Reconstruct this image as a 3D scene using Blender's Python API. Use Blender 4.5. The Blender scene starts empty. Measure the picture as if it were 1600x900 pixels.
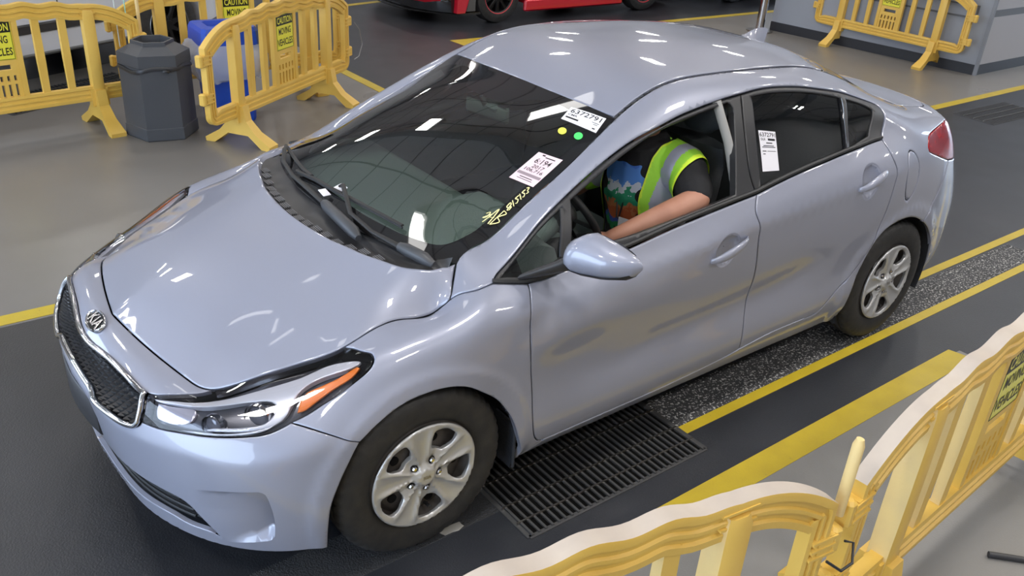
import bpy, bmesh, math, random
import numpy as np
from mathutils import Matrix, Vector, geometry
random.seed(7)
SC=bpy.context.scene
COL=SC.collection
# ---------------------------------------------------------------- camera
cam_d=bpy.data.cameras.new('camera');cam=bpy.data.objects.new('camera',cam_d);COL.objects.link(cam)
cam_d.sensor_width=36;cam_d.lens=30.8584;cam_d.clip_start=.05;cam_d.clip_end=200
CR=[[0.795599, -0.60261, 0.062317], [0.237958, 0.405436, 0.882608], [-0.557134, -0.687373, 0.46596]]
cam.matrix_world=Matrix([[CR[0][i],CR[1][i],CR[2][i],(-1.2288,-2.7673,2.2176)[i]] for i in range(3)]+[[0,0,0,1]])
SC.camera=cam
# ---------------------------------------------------------------- world: bright overcast sky outside the open ends of the hall
W=bpy.data.worlds.new('overcast');SC.world=W;W.use_nodes=True
W.node_tree.nodes['Background'].inputs[0].default_value=(.64,.79,1,1)
W.node_tree.nodes['Background'].inputs[1].default_value=7.0
SC.view_settings.view_transform='Standard';SC.view_settings.look='None'
SC.view_settings.exposure=0.0;SC.view_settings.gamma=1;SC.view_settings.use_curve_mapping=False
# ---------------------------------------------------------------- lamps: rows of ceiling fixtures (their housings are built with the ceiling)
ROOF_Z=5.2
LAMPS=[(x,y) for y,xs in ((-4.6,(-3.2,.2,3.6,7.0,10.4,13.8)),(-1.5,(-3.2,.2,3.6,7.0,10.4,13.8)),(1.95,(-4.4,5.4,8.4,11.6,15)),(5.45,(-4.6,-1.58,1.4,4.5,7.6,10.8,14)),(8.6,(-4.6,-1.6,1.4,4.4,7.6,10.8,14)),(11.8,(-4.6,-1.6,1.4,4.4,7.6,10.8,14))) for x in xs]
LAMP_W=33
for lx,ly in LAMPS:
    ld=bpy.data.lights.new('ceiling_lamp_light','AREA');ld.shape='RECTANGLE';ld.size=.52;ld.size_y=.46
    ld.energy=LAMP_W*(1.9 if ly<-1 else 1);ld.color=(1,.955,.90)
    lo=bpy.data.objects.new('ceiling_lamp_light',ld);COL.objects.link(lo);lo.location=(lx,ly,ROOF_Z-.13)

TUBES=[(-1.40,2.0,.36,.10,-.75),(-1.41,1.54,.26,.035,.8),(-1.42,1.25,.40,.035,-.1),(-1.22,.78,.28,.22,.9),(-.16,1.93,.95,.30,-1.22),(2.27,2.5,.75,.30,.98)]
GRID=[[[-0.79,0.0,0.19],[-0.8,0.0,0.25],[-0.825,0.0,0.4],[-0.835,0.0,0.5],[-0.825,0.0,0.56],[-0.8,0.0,0.61],[-0.775,0.0,0.65],[-0.735,0.0,0.688],[-0.683,0.0,0.7]],[[-0.775,-0.25,0.19],[-0.785,-0.255,0.25],[-0.807,-0.26,0.4],[-0.817,-0.26,0.5],[-0.808,-0.26,0.555],[-0.785,-0.26,0.605],[-0.757,-0.255,0.648],[-0.71,-0.25,0.682],[-0.645,-0.25,0.688]],[[-0.735,-0.46,0.19],[-0.742,-0.465,0.25],[-0.757,-0.47,0.4],[-0.765,-0.468,0.5],[-0.757,-0.466,0.555],[-0.738,-0.463,0.603],[-0.712,-0.458,0.643],[-0.663,-0.455,0.67],[-0.6,-0.45,0.676]],[[-0.64,-0.65,0.19],[-0.648,-0.655,0.25],[-0.663,-0.652,0.4],[-0.668,-0.642,0.5],[-0.663,-0.63,0.555],[-0.648,-0.615,0.597],[-0.625,-0.595,0.634],[-0.59,-0.57,0.656],[-0.55,-0.535,0.664]],[[-0.51,-0.785,0.19],[-0.515,-0.792,0.25],[-0.53,-0.79,0.4],[-0.537,-0.778,0.5],[-0.535,-0.755,0.56],[-0.52,-0.725,0.61],[-0.495,-0.68,0.658],[-0.472,-0.64,0.686],[-0.445,-0.595,0.7]],[[-0.365,-0.855,0.19],[-0.365,-0.865,0.26],[-0.37,-0.868,0.4],[-0.375,-0.862,0.52],[-0.378,-0.838,0.6],[-0.37,-0.79,0.655],[-0.35,-0.74,0.703],[-0.333,-0.692,0.727],[-0.315,-0.645,0.737]],[[-0.2,-0.862,0.19],[-0.2,-0.873,0.26],[-0.2,-0.882,0.41],[-0.2,-0.885,0.54],[-0.2,-0.872,0.645],[-0.195,-0.835,0.718],[-0.19,-0.79,0.763],[-0.188,-0.742,0.778],[-0.186,-0.69,0.779]],[[0.0,-0.862,0.19],[0.0,-0.875,0.26],[0.0,-0.884,0.41],[0.0,-0.888,0.56],[0.0,-0.882,0.68],[0.0,-0.855,0.765],[0.0,-0.81,0.808],[0.0,-0.752,0.82],[0.0,-0.69,0.818]],[[0.17,-0.85,0.19],[0.17,-0.872,0.26],[0.17,-0.88,0.41],[0.17,-0.884,0.57],[0.17,-0.884,0.71],[0.17,-0.868,0.8],[0.17,-0.825,0.845],[0.17,-0.765,0.855],[0.17,-0.69,0.835]],[[0.25,-0.845,0.19],[0.25,-0.872,0.262],[0.25,-0.878,0.42],[0.25,-0.88,0.58],[0.25,-0.882,0.72],[0.25,-0.866,0.82],[0.25,-0.82,0.872],[0.25,-0.745,0.898],[0.25,-0.643,0.936]],[[0.36,-0.838,0.19],[0.36,-0.87,0.263],[0.36,-0.876,0.43],[0.36,-0.876,0.59],[0.36,-0.88,0.735],[0.36,-0.86,0.838],[0.36,-0.79,0.895],[0.36,-0.73,0.935],[0.36,-0.618,0.971]],[[0.55,-0.828,0.19],[0.55,-0.868,0.263],[0.55,-0.868,0.45],[0.55,-0.872,0.61],[0.55,-0.882,0.783],[0.55,-0.807,0.888],[0.55,-0.76,0.969],[0.55,-0.695,1.035],[0.55,-0.593,1.055]],[[0.75,-0.828,0.19],[0.75,-0.868,0.267],[0.75,-0.868,0.45],[0.75,-0.872,0.61],[0.75,-0.882,0.798],[0.75,-0.813,0.903],[0.75,-0.747,1.025],[0.75,-0.662,1.135],[0.75,-0.568,1.15]],[[1.0,-0.828,0.19],[1.0,-0.868,0.271],[1.0,-0.868,0.45],[1.0,-0.872,0.61],[1.0,-0.882,0.825],[1.0,-0.818,0.93],[1.0,-0.741,1.09],[1.0,-0.643,1.239],[1.0,-0.53,1.281]],[[1.25,-0.828,0.19],[1.25,-0.868,0.276],[1.25,-0.868,0.45],[1.25,-0.872,0.61],[1.25,-0.882,0.866],[1.25,-0.823,0.971],[1.25,-0.74,1.142],[1.25,-0.637,1.302],[1.25,-0.51,1.378]],[[1.5,-0.828,0.19],[1.5,-0.868,0.28],[1.5,-0.868,0.45],[1.5,-0.872,0.61],[1.5,-0.882,0.903],[1.5,-0.825,1.008],[1.5,-0.741,1.179],[1.5,-0.637,1.337],[1.5,-0.51,1.397]],[[1.9,-0.828,0.19],[1.9,-0.868,0.287],[1.9,-0.868,0.45],[1.9,-0.872,0.61],[1.9,-0.882,0.941],[1.9,-0.821,1.046],[1.9,-0.741,1.198],[1.9,-0.64,1.338],[1.9,-0.51,1.384]],[[2.25,-0.828,0.19],[2.25,-0.868,0.293],[2.25,-0.872,0.45],[2.25,-0.88,0.61],[2.25,-0.882,0.966],[2.25,-0.808,1.071],[2.25,-0.741,1.181],[2.25,-0.655,1.275],[2.25,-0.51,1.344]],[[2.5,-0.828,0.19],[2.5,-0.868,0.298],[2.5,-0.872,0.45],[2.5,-0.88,0.61],[2.5,-0.882,0.98],[2.5,-0.795,1.085],[2.5,-0.749,1.152],[2.5,-0.685,1.203],[2.5,-0.525,1.262]],[[2.7,-0.85,0.19],[2.7,-0.87,0.29],[2.7,-0.88,0.45],[2.7,-0.885,0.62],[2.7,-0.872,0.93],[2.7,-0.822,1.035],[2.7,-0.768,1.1],[2.7,-0.668,1.155],[2.7,-0.532,1.185]],[[2.9,-0.845,0.19],[2.9,-0.865,0.29],[2.9,-0.875,0.45],[2.9,-0.878,0.62],[2.9,-0.852,0.885],[2.9,-0.81,0.99],[2.9,-0.768,1.052],[2.9,-0.684,1.098],[2.9,-0.543,1.118]],[[3.08,-0.82,0.2],[3.08,-0.845,0.29],[3.08,-0.852,0.45],[3.08,-0.852,0.62],[3.08,-0.822,0.85],[3.08,-0.785,0.96],[3.08,-0.753,1.03],[3.08,-0.698,1.068],[3.08,-0.555,1.085]],[[3.25,-0.75,0.21],[3.3,-0.775,0.29],[3.385,-0.765,0.44],[3.405,-0.75,0.6],[3.305,-0.74,0.82],[3.245,-0.726,0.945],[3.2,-0.705,1.02],[3.175,-0.675,1.056],[3.17,-0.565,1.077]],[[3.38,-0.5,0.23],[3.43,-0.51,0.3],[3.51,-0.51,0.45],[3.52,-0.505,0.61],[3.43,-0.505,0.82],[3.38,-0.5,0.945],[3.35,-0.495,1.02],[3.325,-0.49,1.055],[3.27,-0.48,1.072]],[[3.44,-0.25,0.23],[3.5,-0.255,0.3],[3.56,-0.255,0.45],[3.57,-0.25,0.61],[3.48,-0.25,0.82],[3.44,-0.25,0.945],[3.41,-0.25,1.02],[3.385,-0.25,1.055],[3.335,-0.24,1.074]],[[3.46,0.0,0.23],[3.52,0.0,0.3],[3.58,0.0,0.45],[3.59,0.0,0.61],[3.5,0.0,0.82],[3.46,0.0,0.945],[3.43,0.0,1.02],[3.405,0.0,1.055],[3.355,0.0,1.075]]]
UK=[0.0,0.2565,0.4679,0.6449,0.815,0.982,1.153,1.3514,1.5233,1.6121,1.7249,1.9243,2.1308,2.3883,2.6426,2.8939,3.2944,3.6456,3.8987,4.1037,4.3078,4.4906,4.6917,4.9461,5.2024,5.4532]
VK=[0.0,0.0845,0.2454,0.3922,0.5825,0.6863,0.7796,0.8673,0.965]
POLY={
'nose_panel':[[(0.0,0.965),(0.092,0.965),(0.184,0.965),(0.276,0.965),(0.369,0.965),(0.461,0.965),(0.553,0.965),(0.645,0.965)],[(0.645,0.965),(0.557,0.889),(0.476,0.815),(0.447,0.801)],[(0.447,0.801),(0.418,0.801),(0.327,0.813),(0.215,0.813),(0.128,0.799),(0.06,0.785),(0.0,0.782)],[(0.0,0.782),(0.0,0.965)]],
'front_bumper':[[(0.0,0.2),(0.0,0.595)],[(0.0,0.595),(0.1,0.59),(0.18,0.584),(0.212,0.542),(0.249,0.531),(0.311,0.546),(0.399,0.56),(0.45,0.586),(0.466,0.614),(0.47,0.637)],[(0.47,0.637),(0.514,0.64),(0.557,0.648),(0.619,0.665),(0.679,0.672),(0.746,0.675),(0.813,0.672),(0.848,0.668),(0.88,0.668),(0.914,0.674),(0.942,0.681)],[(0.942,0.681),(0.982,0.64),(1.026,0.583),(1.072,0.508),(1.108,0.459)],[(1.108,0.459),(1.077,0.372),(1.038,0.284),(1.008,0.202),(0.995,0.1),(0.995,0.0)],[(0.995,0.0),(0.905,0.0),(0.814,0.0),(0.724,0.0),(0.633,0.0),(0.543,0.0),(0.452,0.0),(0.362,0.0),(0.271,0.0),(0.181,0.0),(0.09,0.0),(0.0,0.0)],[(0.0,0.0),(0.0,0.075)],[(0.0,0.075),(0.3,0.073),(0.513,0.091),(0.586,0.079),(0.654,0.079),(0.675,0.064)],[(0.675,0.064),(0.658,0.098),(0.635,0.133),(0.597,0.181),(0.537,0.194),(0.3,0.19),(0.15,0.2),(0.0,0.2)]],
'grille_opening':[[(0.0,0.782),(0.06,0.785),(0.128,0.799),(0.215,0.813),(0.327,0.813),(0.418,0.801),(0.447,0.801)],[(0.447,0.801),(0.466,0.724),(0.47,0.637)],[(0.47,0.637),(0.466,0.614),(0.45,0.586),(0.399,0.56),(0.311,0.546),(0.249,0.531),(0.212,0.542),(0.18,0.584),(0.1,0.59),(0.0,0.595)],[(0.0,0.595),(0.0,0.782)]],
'intake_opening':[[(0.0,0.2),(0.15,0.2),(0.3,0.19),(0.537,0.194),(0.597,0.181),(0.635,0.133),(0.658,0.098),(0.675,0.064)],[(0.675,0.064),(0.654,0.079),(0.586,0.079),(0.513,0.091),(0.3,0.073),(0.0,0.075)],[(0.0,0.075),(0.0,0.2)]],
'headlight':[[(0.447,0.801),(0.476,0.815),(0.557,0.889),(0.645,0.965)],[(0.645,0.965),(0.718,0.965),(0.79,0.965),(0.863,0.965),(0.935,0.965),(1.008,0.965),(1.08,0.965),(1.153,0.965)],[(1.153,0.965),(1.172,0.913),(1.185,0.865),(1.203,0.827),(1.205,0.797),(1.196,0.766),(1.172,0.741),(1.125,0.721),(1.081,0.706),(1.035,0.697),(0.989,0.686),(0.942,0.681)],[(0.942,0.681),(0.914,0.674),(0.88,0.668),(0.848,0.668),(0.813,0.672),(0.746,0.675),(0.679,0.672),(0.619,0.665),(0.557,0.648),(0.514,0.64),(0.47,0.637)],[(0.47,0.637),(0.466,0.724),(0.447,0.801)]],
'fender':[[(1.534,0.93),(1.505,0.955),(1.48,0.965),(1.434,0.965),(1.389,0.965),(1.343,0.965),(1.297,0.965),(1.251,0.965),(1.206,0.965),(1.16,0.965),(1.153,0.965)],[(1.153,0.965),(1.172,0.913),(1.185,0.865),(1.203,0.827),(1.205,0.797),(1.196,0.766),(1.172,0.741),(1.125,0.721),(1.081,0.706),(1.035,0.697),(0.989,0.686),(0.942,0.681)],[(0.942,0.681),(0.982,0.64),(1.026,0.583),(1.072,0.508),(1.108,0.459)],[(1.108,0.459),(1.167,0.525),(1.243,0.565),(1.321,0.566),(1.399,0.543),(1.476,0.489),(1.557,0.406),(1.636,0.331),(1.702,0.239),(1.738,0.144),(1.765,0.06),(1.765,0.0)],[(1.765,0.0),(1.881,0.068)],[(1.881,0.068),(1.851,0.079),(1.823,0.121),(1.81,0.179),(1.801,0.274),(1.773,0.449),(1.759,0.631),(1.79,0.719),(1.792,0.734)],[(1.792,0.734),(1.737,0.774),(1.676,0.826)],[(1.676,0.826),(1.602,0.854),(1.534,0.93)]],
'front_door':[[(1.792,0.734),(1.79,0.719),(1.759,0.631),(1.773,0.449),(1.801,0.274),(1.81,0.179),(1.823,0.121),(1.851,0.079),(1.881,0.068)],[(1.881,0.068),(2.396,0.06),(2.619,0.062),(2.886,0.077),(2.979,0.09)],[(2.979,0.09),(2.974,0.152),(2.975,0.234),(2.979,0.313),(2.97,0.416),(2.929,0.513),(2.919,0.561),(2.903,0.624),(2.933,0.676)],[(2.933,0.676),(2.508,0.687),(2.24,0.688),(1.926,0.689),(1.792,0.734)]],
'rear_door':[[(2.933,0.676),(2.903,0.624),(2.919,0.561),(2.929,0.513),(2.97,0.416),(2.979,0.313),(2.975,0.234),(2.974,0.152),(2.979,0.09)],[(2.979,0.09),(3.186,0.105),(3.425,0.101)],[(3.425,0.101),(3.52,0.106),(3.574,0.142),(3.692,0.233),(3.806,0.35),(3.845,0.439),(3.851,0.509),(3.856,0.571),(3.84,0.601),(3.825,0.677)],[(3.825,0.677),(3.574,0.69),(3.338,0.687),(3.122,0.682),(2.933,0.676)]],
'front_window_frame':[[(1.676,0.826),(1.737,0.774),(1.798,0.733),(1.926,0.689),(2.24,0.688),(2.508,0.687),(2.933,0.676)],[(2.933,0.676),(2.92,0.739),(2.941,0.814),(2.976,0.868)],[(2.976,0.868),(2.749,0.867),(2.637,0.867),(2.522,0.865),(2.377,0.868),(2.259,0.868),(2.067,0.867),(1.883,0.868),(1.727,0.853),(1.691,0.842),(1.676,0.826)]],
'rear_window_frame':[[(2.933,0.676),(3.122,0.682),(3.338,0.687),(3.574,0.69),(3.825,0.677)],[(3.825,0.677),(3.886,0.756),(3.915,0.833),(3.899,0.867),(3.711,0.872),(3.5,0.865),(3.304,0.868),(3.119,0.871),(2.976,0.868)],[(2.976,0.868),(2.941,0.814),(2.92,0.739),(2.933,0.676)]],
'body_side':[[(1.534,0.93),(1.575,0.95),(1.612,0.965)],[(1.612,0.965),(1.687,0.965),(1.763,0.965),(1.838,0.965),(1.913,0.965),(1.989,0.965),(2.064,0.965),(2.139,0.965),(2.215,0.965),(2.29,0.965),(2.365,0.965),(2.441,0.965),(2.516,0.965),(2.591,0.965),(2.667,0.965),(2.742,0.965),(2.817,0.965),(2.893,0.965),(2.968,0.965),(3.043,0.965),(3.119,0.965),(3.194,0.965),(3.269,0.965),(3.345,0.965),(3.42,0.965),(3.495,0.965),(3.571,0.965),(3.646,0.965),(3.721,0.965),(3.797,0.965),(3.872,0.965),(3.947,0.965),(4.023,0.965),(4.098,0.965),(4.173,0.965),(4.249,0.965),(4.324,0.965),(4.399,0.965),(4.475,0.965),(4.55,0.965)],[(4.55,0.965),(4.55,0.838)],[(4.55,0.838),(4.382,0.784),(4.267,0.736),(4.233,0.685),(4.23,0.649),(4.335,0.63),(4.505,0.608)],[(4.505,0.608),(4.4,0.49),(4.252,0.397)],[(4.25,0.397),(4.151,0.423),(4.056,0.432),(3.939,0.426),(3.87,0.408),(3.826,0.361),(3.795,0.269),(3.765,0.121),(3.752,0.06),(3.748,0.0)],[(3.748,0.0),(3.68,0.0),(3.611,0.0),(3.543,0.0),(3.474,0.0),(3.406,0.0),(3.338,0.0),(3.269,0.0),(3.201,0.0),(3.133,0.0),(3.064,0.0),(2.996,0.0),(2.927,0.0),(2.859,0.0),(2.791,0.0),(2.722,0.0),(2.654,0.0),(2.586,0.0),(2.517,0.0),(2.449,0.0),(2.38,0.0),(2.312,0.0),(2.244,0.0),(2.175,0.0),(2.107,0.0),(2.039,0.0),(1.97,0.0),(1.902,0.0),(1.833,0.0),(1.765,0.0)],[(1.765,0.0),(1.881,0.068)],[(1.881,0.068),(2.396,0.06),(2.619,0.062),(2.886,0.077),(2.979,0.09)],[(2.979,0.09),(3.186,0.105),(3.425,0.101)],[(3.425,0.101),(3.52,0.106),(3.574,0.142),(3.692,0.233),(3.806,0.35),(3.845,0.439),(3.851,0.509),(3.856,0.571),(3.84,0.601),(3.825,0.677)],[(3.825,0.677),(3.886,0.756),(3.915,0.833),(3.899,0.867),(3.711,0.872),(3.5,0.865),(3.304,0.868),(3.119,0.871),(2.976,0.868)],[(2.976,0.868),(2.749,0.867),(2.637,0.867),(2.522,0.865),(2.377,0.868),(2.259,0.868),(2.067,0.867),(1.883,0.868),(1.727,0.853),(1.691,0.842),(1.676,0.826)],[(1.676,0.826),(1.602,0.854),(1.534,0.93)]],
'tail_light':[[(4.55,0.838),(4.382,0.784),(4.267,0.736),(4.233,0.685),(4.23,0.649),(4.335,0.63),(4.505,0.608)],[(4.505,0.608),(4.75,0.6),(4.98,0.62),(5.0,0.72),(4.85,0.8),(4.7,0.835),(4.55,0.838)]],
'rear_bumper':[[(4.505,0.608),(4.4,0.49),(4.252,0.397)],[(4.25,0.397),(4.364,0.343),(4.46,0.265),(4.502,0.181),(4.519,0.099),(4.512,0.05),(4.5,0.0)],[(4.5,0.0),(4.587,0.0),(4.673,0.0),(4.76,0.0),(4.847,0.0),(4.933,0.0),(5.02,0.0),(5.107,0.0),(5.193,0.0),(5.28,0.0),(5.367,0.0),(5.453,0.0)],[(5.453,0.0),(5.453,0.6)],[(5.453,0.6),(4.98,0.62)],[(4.98,0.62),(4.75,0.6),(4.505,0.608)]],
'trunk_face':[[(4.55,0.965),(4.632,0.965),(4.714,0.965),(4.796,0.965),(4.878,0.965),(4.961,0.965),(5.043,0.965),(5.125,0.965),(5.207,0.965),(5.289,0.965),(5.371,0.965),(5.453,0.965)],[(5.453,0.965),(5.453,0.6)],[(5.453,0.6),(4.98,0.62)],[(4.98,0.62),(5.0,0.72),(4.85,0.8),(4.7,0.835),(4.55,0.838)],[(4.55,0.838),(4.55,0.965)]],
'front_glass_open':[[(2.011,0.734),(2.069,0.847)],[(2.069,0.847),(2.219,0.848),(2.363,0.852),(2.543,0.857),(2.69,0.855),(2.83,0.855),(2.888,0.856)],[(2.888,0.856),(2.905,0.844),(2.881,0.809),(2.822,0.699)],[(2.822,0.699),(2.648,0.701),(2.324,0.712),(2.172,0.722),(2.011,0.734)]],
'quarter_glass':[[(1.715,0.826),(1.87,0.85),(2.022,0.848)],[(2.022,0.848),(1.979,0.768),(1.965,0.728)],[(1.965,0.728),(1.876,0.73),(1.786,0.766)],[(1.786,0.766),(1.715,0.826)]],
'rear_glass':[[(3.029,0.855),(3.146,0.855),(3.283,0.852),(3.477,0.848),(3.617,0.846)],[(3.617,0.846),(3.574,0.776),(3.548,0.704)],[(3.548,0.704),(3.257,0.697),(2.971,0.693)],[(2.971,0.693),(2.992,0.776),(3.029,0.855)]],
'rear_quarter_glass':[[(3.661,0.846),(3.774,0.842),(3.829,0.828)],[(3.829,0.828),(3.798,0.776),(3.74,0.712)],[(3.74,0.712),(3.579,0.704)],[(3.579,0.704),(3.612,0.774),(3.661,0.846)]],
'fog_recess':[[(0.635,0.26),(0.69,0.273),(0.732,0.282),(0.82,0.295)],[(0.82,0.295),(0.837,0.284),(0.845,0.234),(0.847,0.188),(0.845,0.149),(0.838,0.101)],[(0.838,0.101),(0.824,0.079),(0.744,0.055),(0.69,0.038)],[(0.69,0.038),(0.689,0.071),(0.664,0.135),(0.633,0.19),(0.635,0.26)]],
'hl_silver':[[(0.469,0.792),(0.576,0.858),(0.67,0.892),(0.79,0.887),(0.898,0.877),(0.983,0.874),(1.071,0.891),(1.139,0.854),(1.166,0.813),(1.132,0.803),(1.038,0.82),(0.977,0.8),(0.946,0.751),(0.926,0.713),(0.896,0.696),(0.83,0.694),(0.735,0.701),(0.683,0.703),(0.705,0.72),(0.801,0.715),(0.862,0.713),(0.887,0.734),(0.897,0.761),(0.881,0.791),(0.847,0.809),(0.752,0.838),(0.659,0.848),(0.568,0.827),(0.484,0.787),(0.469,0.792)]],
'hl_orange':[[(0.959,0.709),(0.971,0.749),(0.991,0.774),(1.033,0.777),(1.091,0.779),(1.148,0.793),(1.155,0.779),(1.121,0.749),(1.066,0.737),(1.01,0.717),(0.983,0.706),(0.959,0.709)]],
'hl_glow':[[(0.485,0.78),(0.614,0.836),(0.633,0.767),(0.614,0.715),(0.568,0.681),(0.517,0.674),(0.499,0.688),(0.485,0.78)]],
}
# ---------------------------------------------------------------- numeric surfaces of the sedan body
GRID=np.array(GRID,float);UK=np.array(UK);VK=np.array(VK);UM=UK[-1];VM=VK[-1]
def spl_setup(t):
    n=len(t);h=np.diff(t);A=np.zeros((n,n));B=np.zeros((n,n));A[0,0]=A[-1,-1]=1
    for i in range(1,n-1):
        A[i,i-1]=h[i-1];A[i,i]=2*(h[i-1]+h[i]);A[i,i+1]=h[i]
        B[i,i-1]+=6/h[i-1];B[i,i]-=6/h[i-1]+6/h[i];B[i,i+1]+=6/h[i]
    return np.linalg.solve(A,B)
def spl_rows(t,M,q):
    n=len(t);q=np.atleast_1d(q);k=np.clip(np.searchsorted(t,q)-1,0,n-2)
    H=(t[k+1]-t[k])[:,None];a=(t[k+1]-q)[:,None];b=(q-t[k])[:,None];I=np.eye(n)
    return M[k]*a**3/(6*H)+M[k+1]*b**3/(6*H)+(I[k]/H-M[k]*H/6)*a+(I[k+1]/H-M[k+1]*H/6)*b
MU=spl_setup(UK);MV=spl_setup(VK)
def body0(uv):
    uv=np.atleast_2d(uv)
    return np.einsum('ni,nj,ijk->nk',spl_rows(UK,MU,uv[:,0]),spl_rows(VK,MV,uv[:,1]),GRID)
def body(uv):
    P=body0(uv)
    side=np.clip((-P[:,1]-.70)/.1,0,1)
    b=np.zeros(len(P))
    for cx,cz,r in ((.008,.31,.364),(2.69,.315,.372)):
        d=np.hypot(P[:,0]-cx,P[:,2]-cz)-r
        b+=.011*np.exp(-(np.clip(d-.028,0,9)/.024)**2)*np.clip((d+.05)/.02,0,1)
    # shoulder crease through the door handles and a pressed hollow above the sill
    zc=.79+.062*P[:,0];m=np.clip((P[:,0]-.15)/.3,0,1)*np.clip((2.75-P[:,0])/.3,0,1)
    b+=.005*m*np.exp(-((P[:,2]-zc)/.028)**2)
    z2=.36+.045*P[:,0]+.05*np.clip(P[:,0]-1.2,0,2)**2;m2=np.clip((P[:,0]-.55)/.5,0,1)*np.clip((2.2-P[:,0])/.3,0,1)
    b-=.010*m2*np.exp(-((P[:,2]-z2-.09)/.07)**2)
    P[:,1]-=b*side
    return P
def nrm(v): return v/np.maximum(np.linalg.norm(v,axis=-1,keepdims=True),1e-9)
def frame_of(fn,uv,h=1.5e-3):
    uv=np.atleast_2d(uv);e=np.array([h,0]);f=np.array([0,h])
    du=(fn(uv+e)-fn(uv-e))/(2*h);dv=(fn(uv+f)-fn(uv-f))/(2*h)
    return du,dv
class RBF:
    "smooth height field z(x,y) through scattered points, symmetric in y"
    def __init__(s,pts):
        p=np.array(pts,float);m=p[np.abs(p[:,1])>1e-6]*[1,-1,1];p=np.vstack([p,m])
        s.c=p[:,:2];n=len(p);K=s.k(s.c,s.c);K+=np.eye(n)*1e-7
        A=np.zeros((n+3,n+3));A[:n,:n]=K;A[:n,n]=1;A[:n,n+1:]=s.c;A[n:,:n]=A[:n,n:].T
        s.w=np.linalg.solve(A,np.r_[p[:,2],0,0,0])
    def k(s,a,b):
        r2=((a[:,None]-b[None])**2).sum(2)+4e-4
        return r2*np.log(r2)*.5
    def z(s,q): n=len(s.c);return s.k(q,s.c)@s.w[:n]+s.w[n]+q@s.w[n+1:]
    def __call__(s,q):
        q=np.atleast_2d(q);return np.c_[q,s.z(q)]
def J8(us): return body0(np.c_[us,np.full(len(us),VM)])
hood_edge=np.vstack([J8(np.linspace(0,1.48,22)),body0([[1.505,.955],[1.534,.93],[1.575,.95]]),J8([1.612])])
hood_rear=np.array([(-.042,0,.934),(-.036,-.12,.9345),(-.018,-.26,.935),(.010,-.36,.9345),(.034,-.444,.934),(.088,-.568,.933),(.15,-.625,.932),(.215,-.645,.934)])
H_in=[(-.62,0,.741),(-.5,0,.797),(-.35,0,.848),(-.2,0,.889),(-.1,0,.914),(-.58,-.25,.726),(-.45,-.25,.79),(-.3,-.25,.845),(-.15,-.25,.892),(-.5,-.42,.735),(-.38,-.45,.772),(-.25,-.45,.822),(-.1,-.45,.873),(-.3,-.58,.765),(-.18,-.60,.806),(-.05,-.61,.853),(.07,-.63,.885)]
hood=RBF(np.vstack([hood_edge,hood_rear,H_in]))
wind_side=J8(np.linspace(1.612,2.405,12))
wind_base=np.array([(.07,0,.945),(.075,-.15,.9445),(.095,-.30,.943),(.13,-.45,.941),(.175,-.57,.938)])
wind_top=np.array([(.965,0,1.319),(.968,-.15,1.317),(.978,-.3,1.312),(.997,-.43,1.303)])
wind=RBF(np.vstack([wind_side,wind_base,wind_top,[(.3,0,1.062),(.5,0,1.158),(.75,0,1.257),(.3,-.3,1.047),(.5,-.3,1.135),(.75,-.3,1.237),(.5,-.48,1.088)]]))
roof_side=J8(np.linspace(2.405,3.70,16))
roof_rear=np.array([(2.55,0,1.326),(2.535,-.15,1.323),(2.50,-.30,1.315),(2.44,-.42,1.303)])
roof=RBF(np.vstack([roof_side,wind_top,roof_rear,[(1.2,0,1.397),(1.5,0,1.432),(1.8,0,1.438),(2.1,0,1.417),(2.35,0,1.378),(1.2,-.3,1.386),(1.5,-.3,1.421),(1.8,-.3,1.428),(2.1,-.3,1.405),(2.35,-.3,1.363)]]))
rear_side=J8(np.linspace(3.70,4.36,10))
rear_base=np.array([(3.02,0,1.117),(3.01,-.2,1.117),(2.97,-.38,1.116)])
rearg=RBF(np.vstack([rear_side,roof_rear,rear_base,[(2.8,0,1.223),(2.78,-.3,1.212)]]))
deck_side=J8(np.linspace(4.36,UM,14))
deck=RBF(np.vstack([deck_side,rear_base,[(3.2,0,1.096),(3.15,-.3,1.097)]]))
def lin(a,b,n): return np.linspace(a,b,n)
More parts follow.
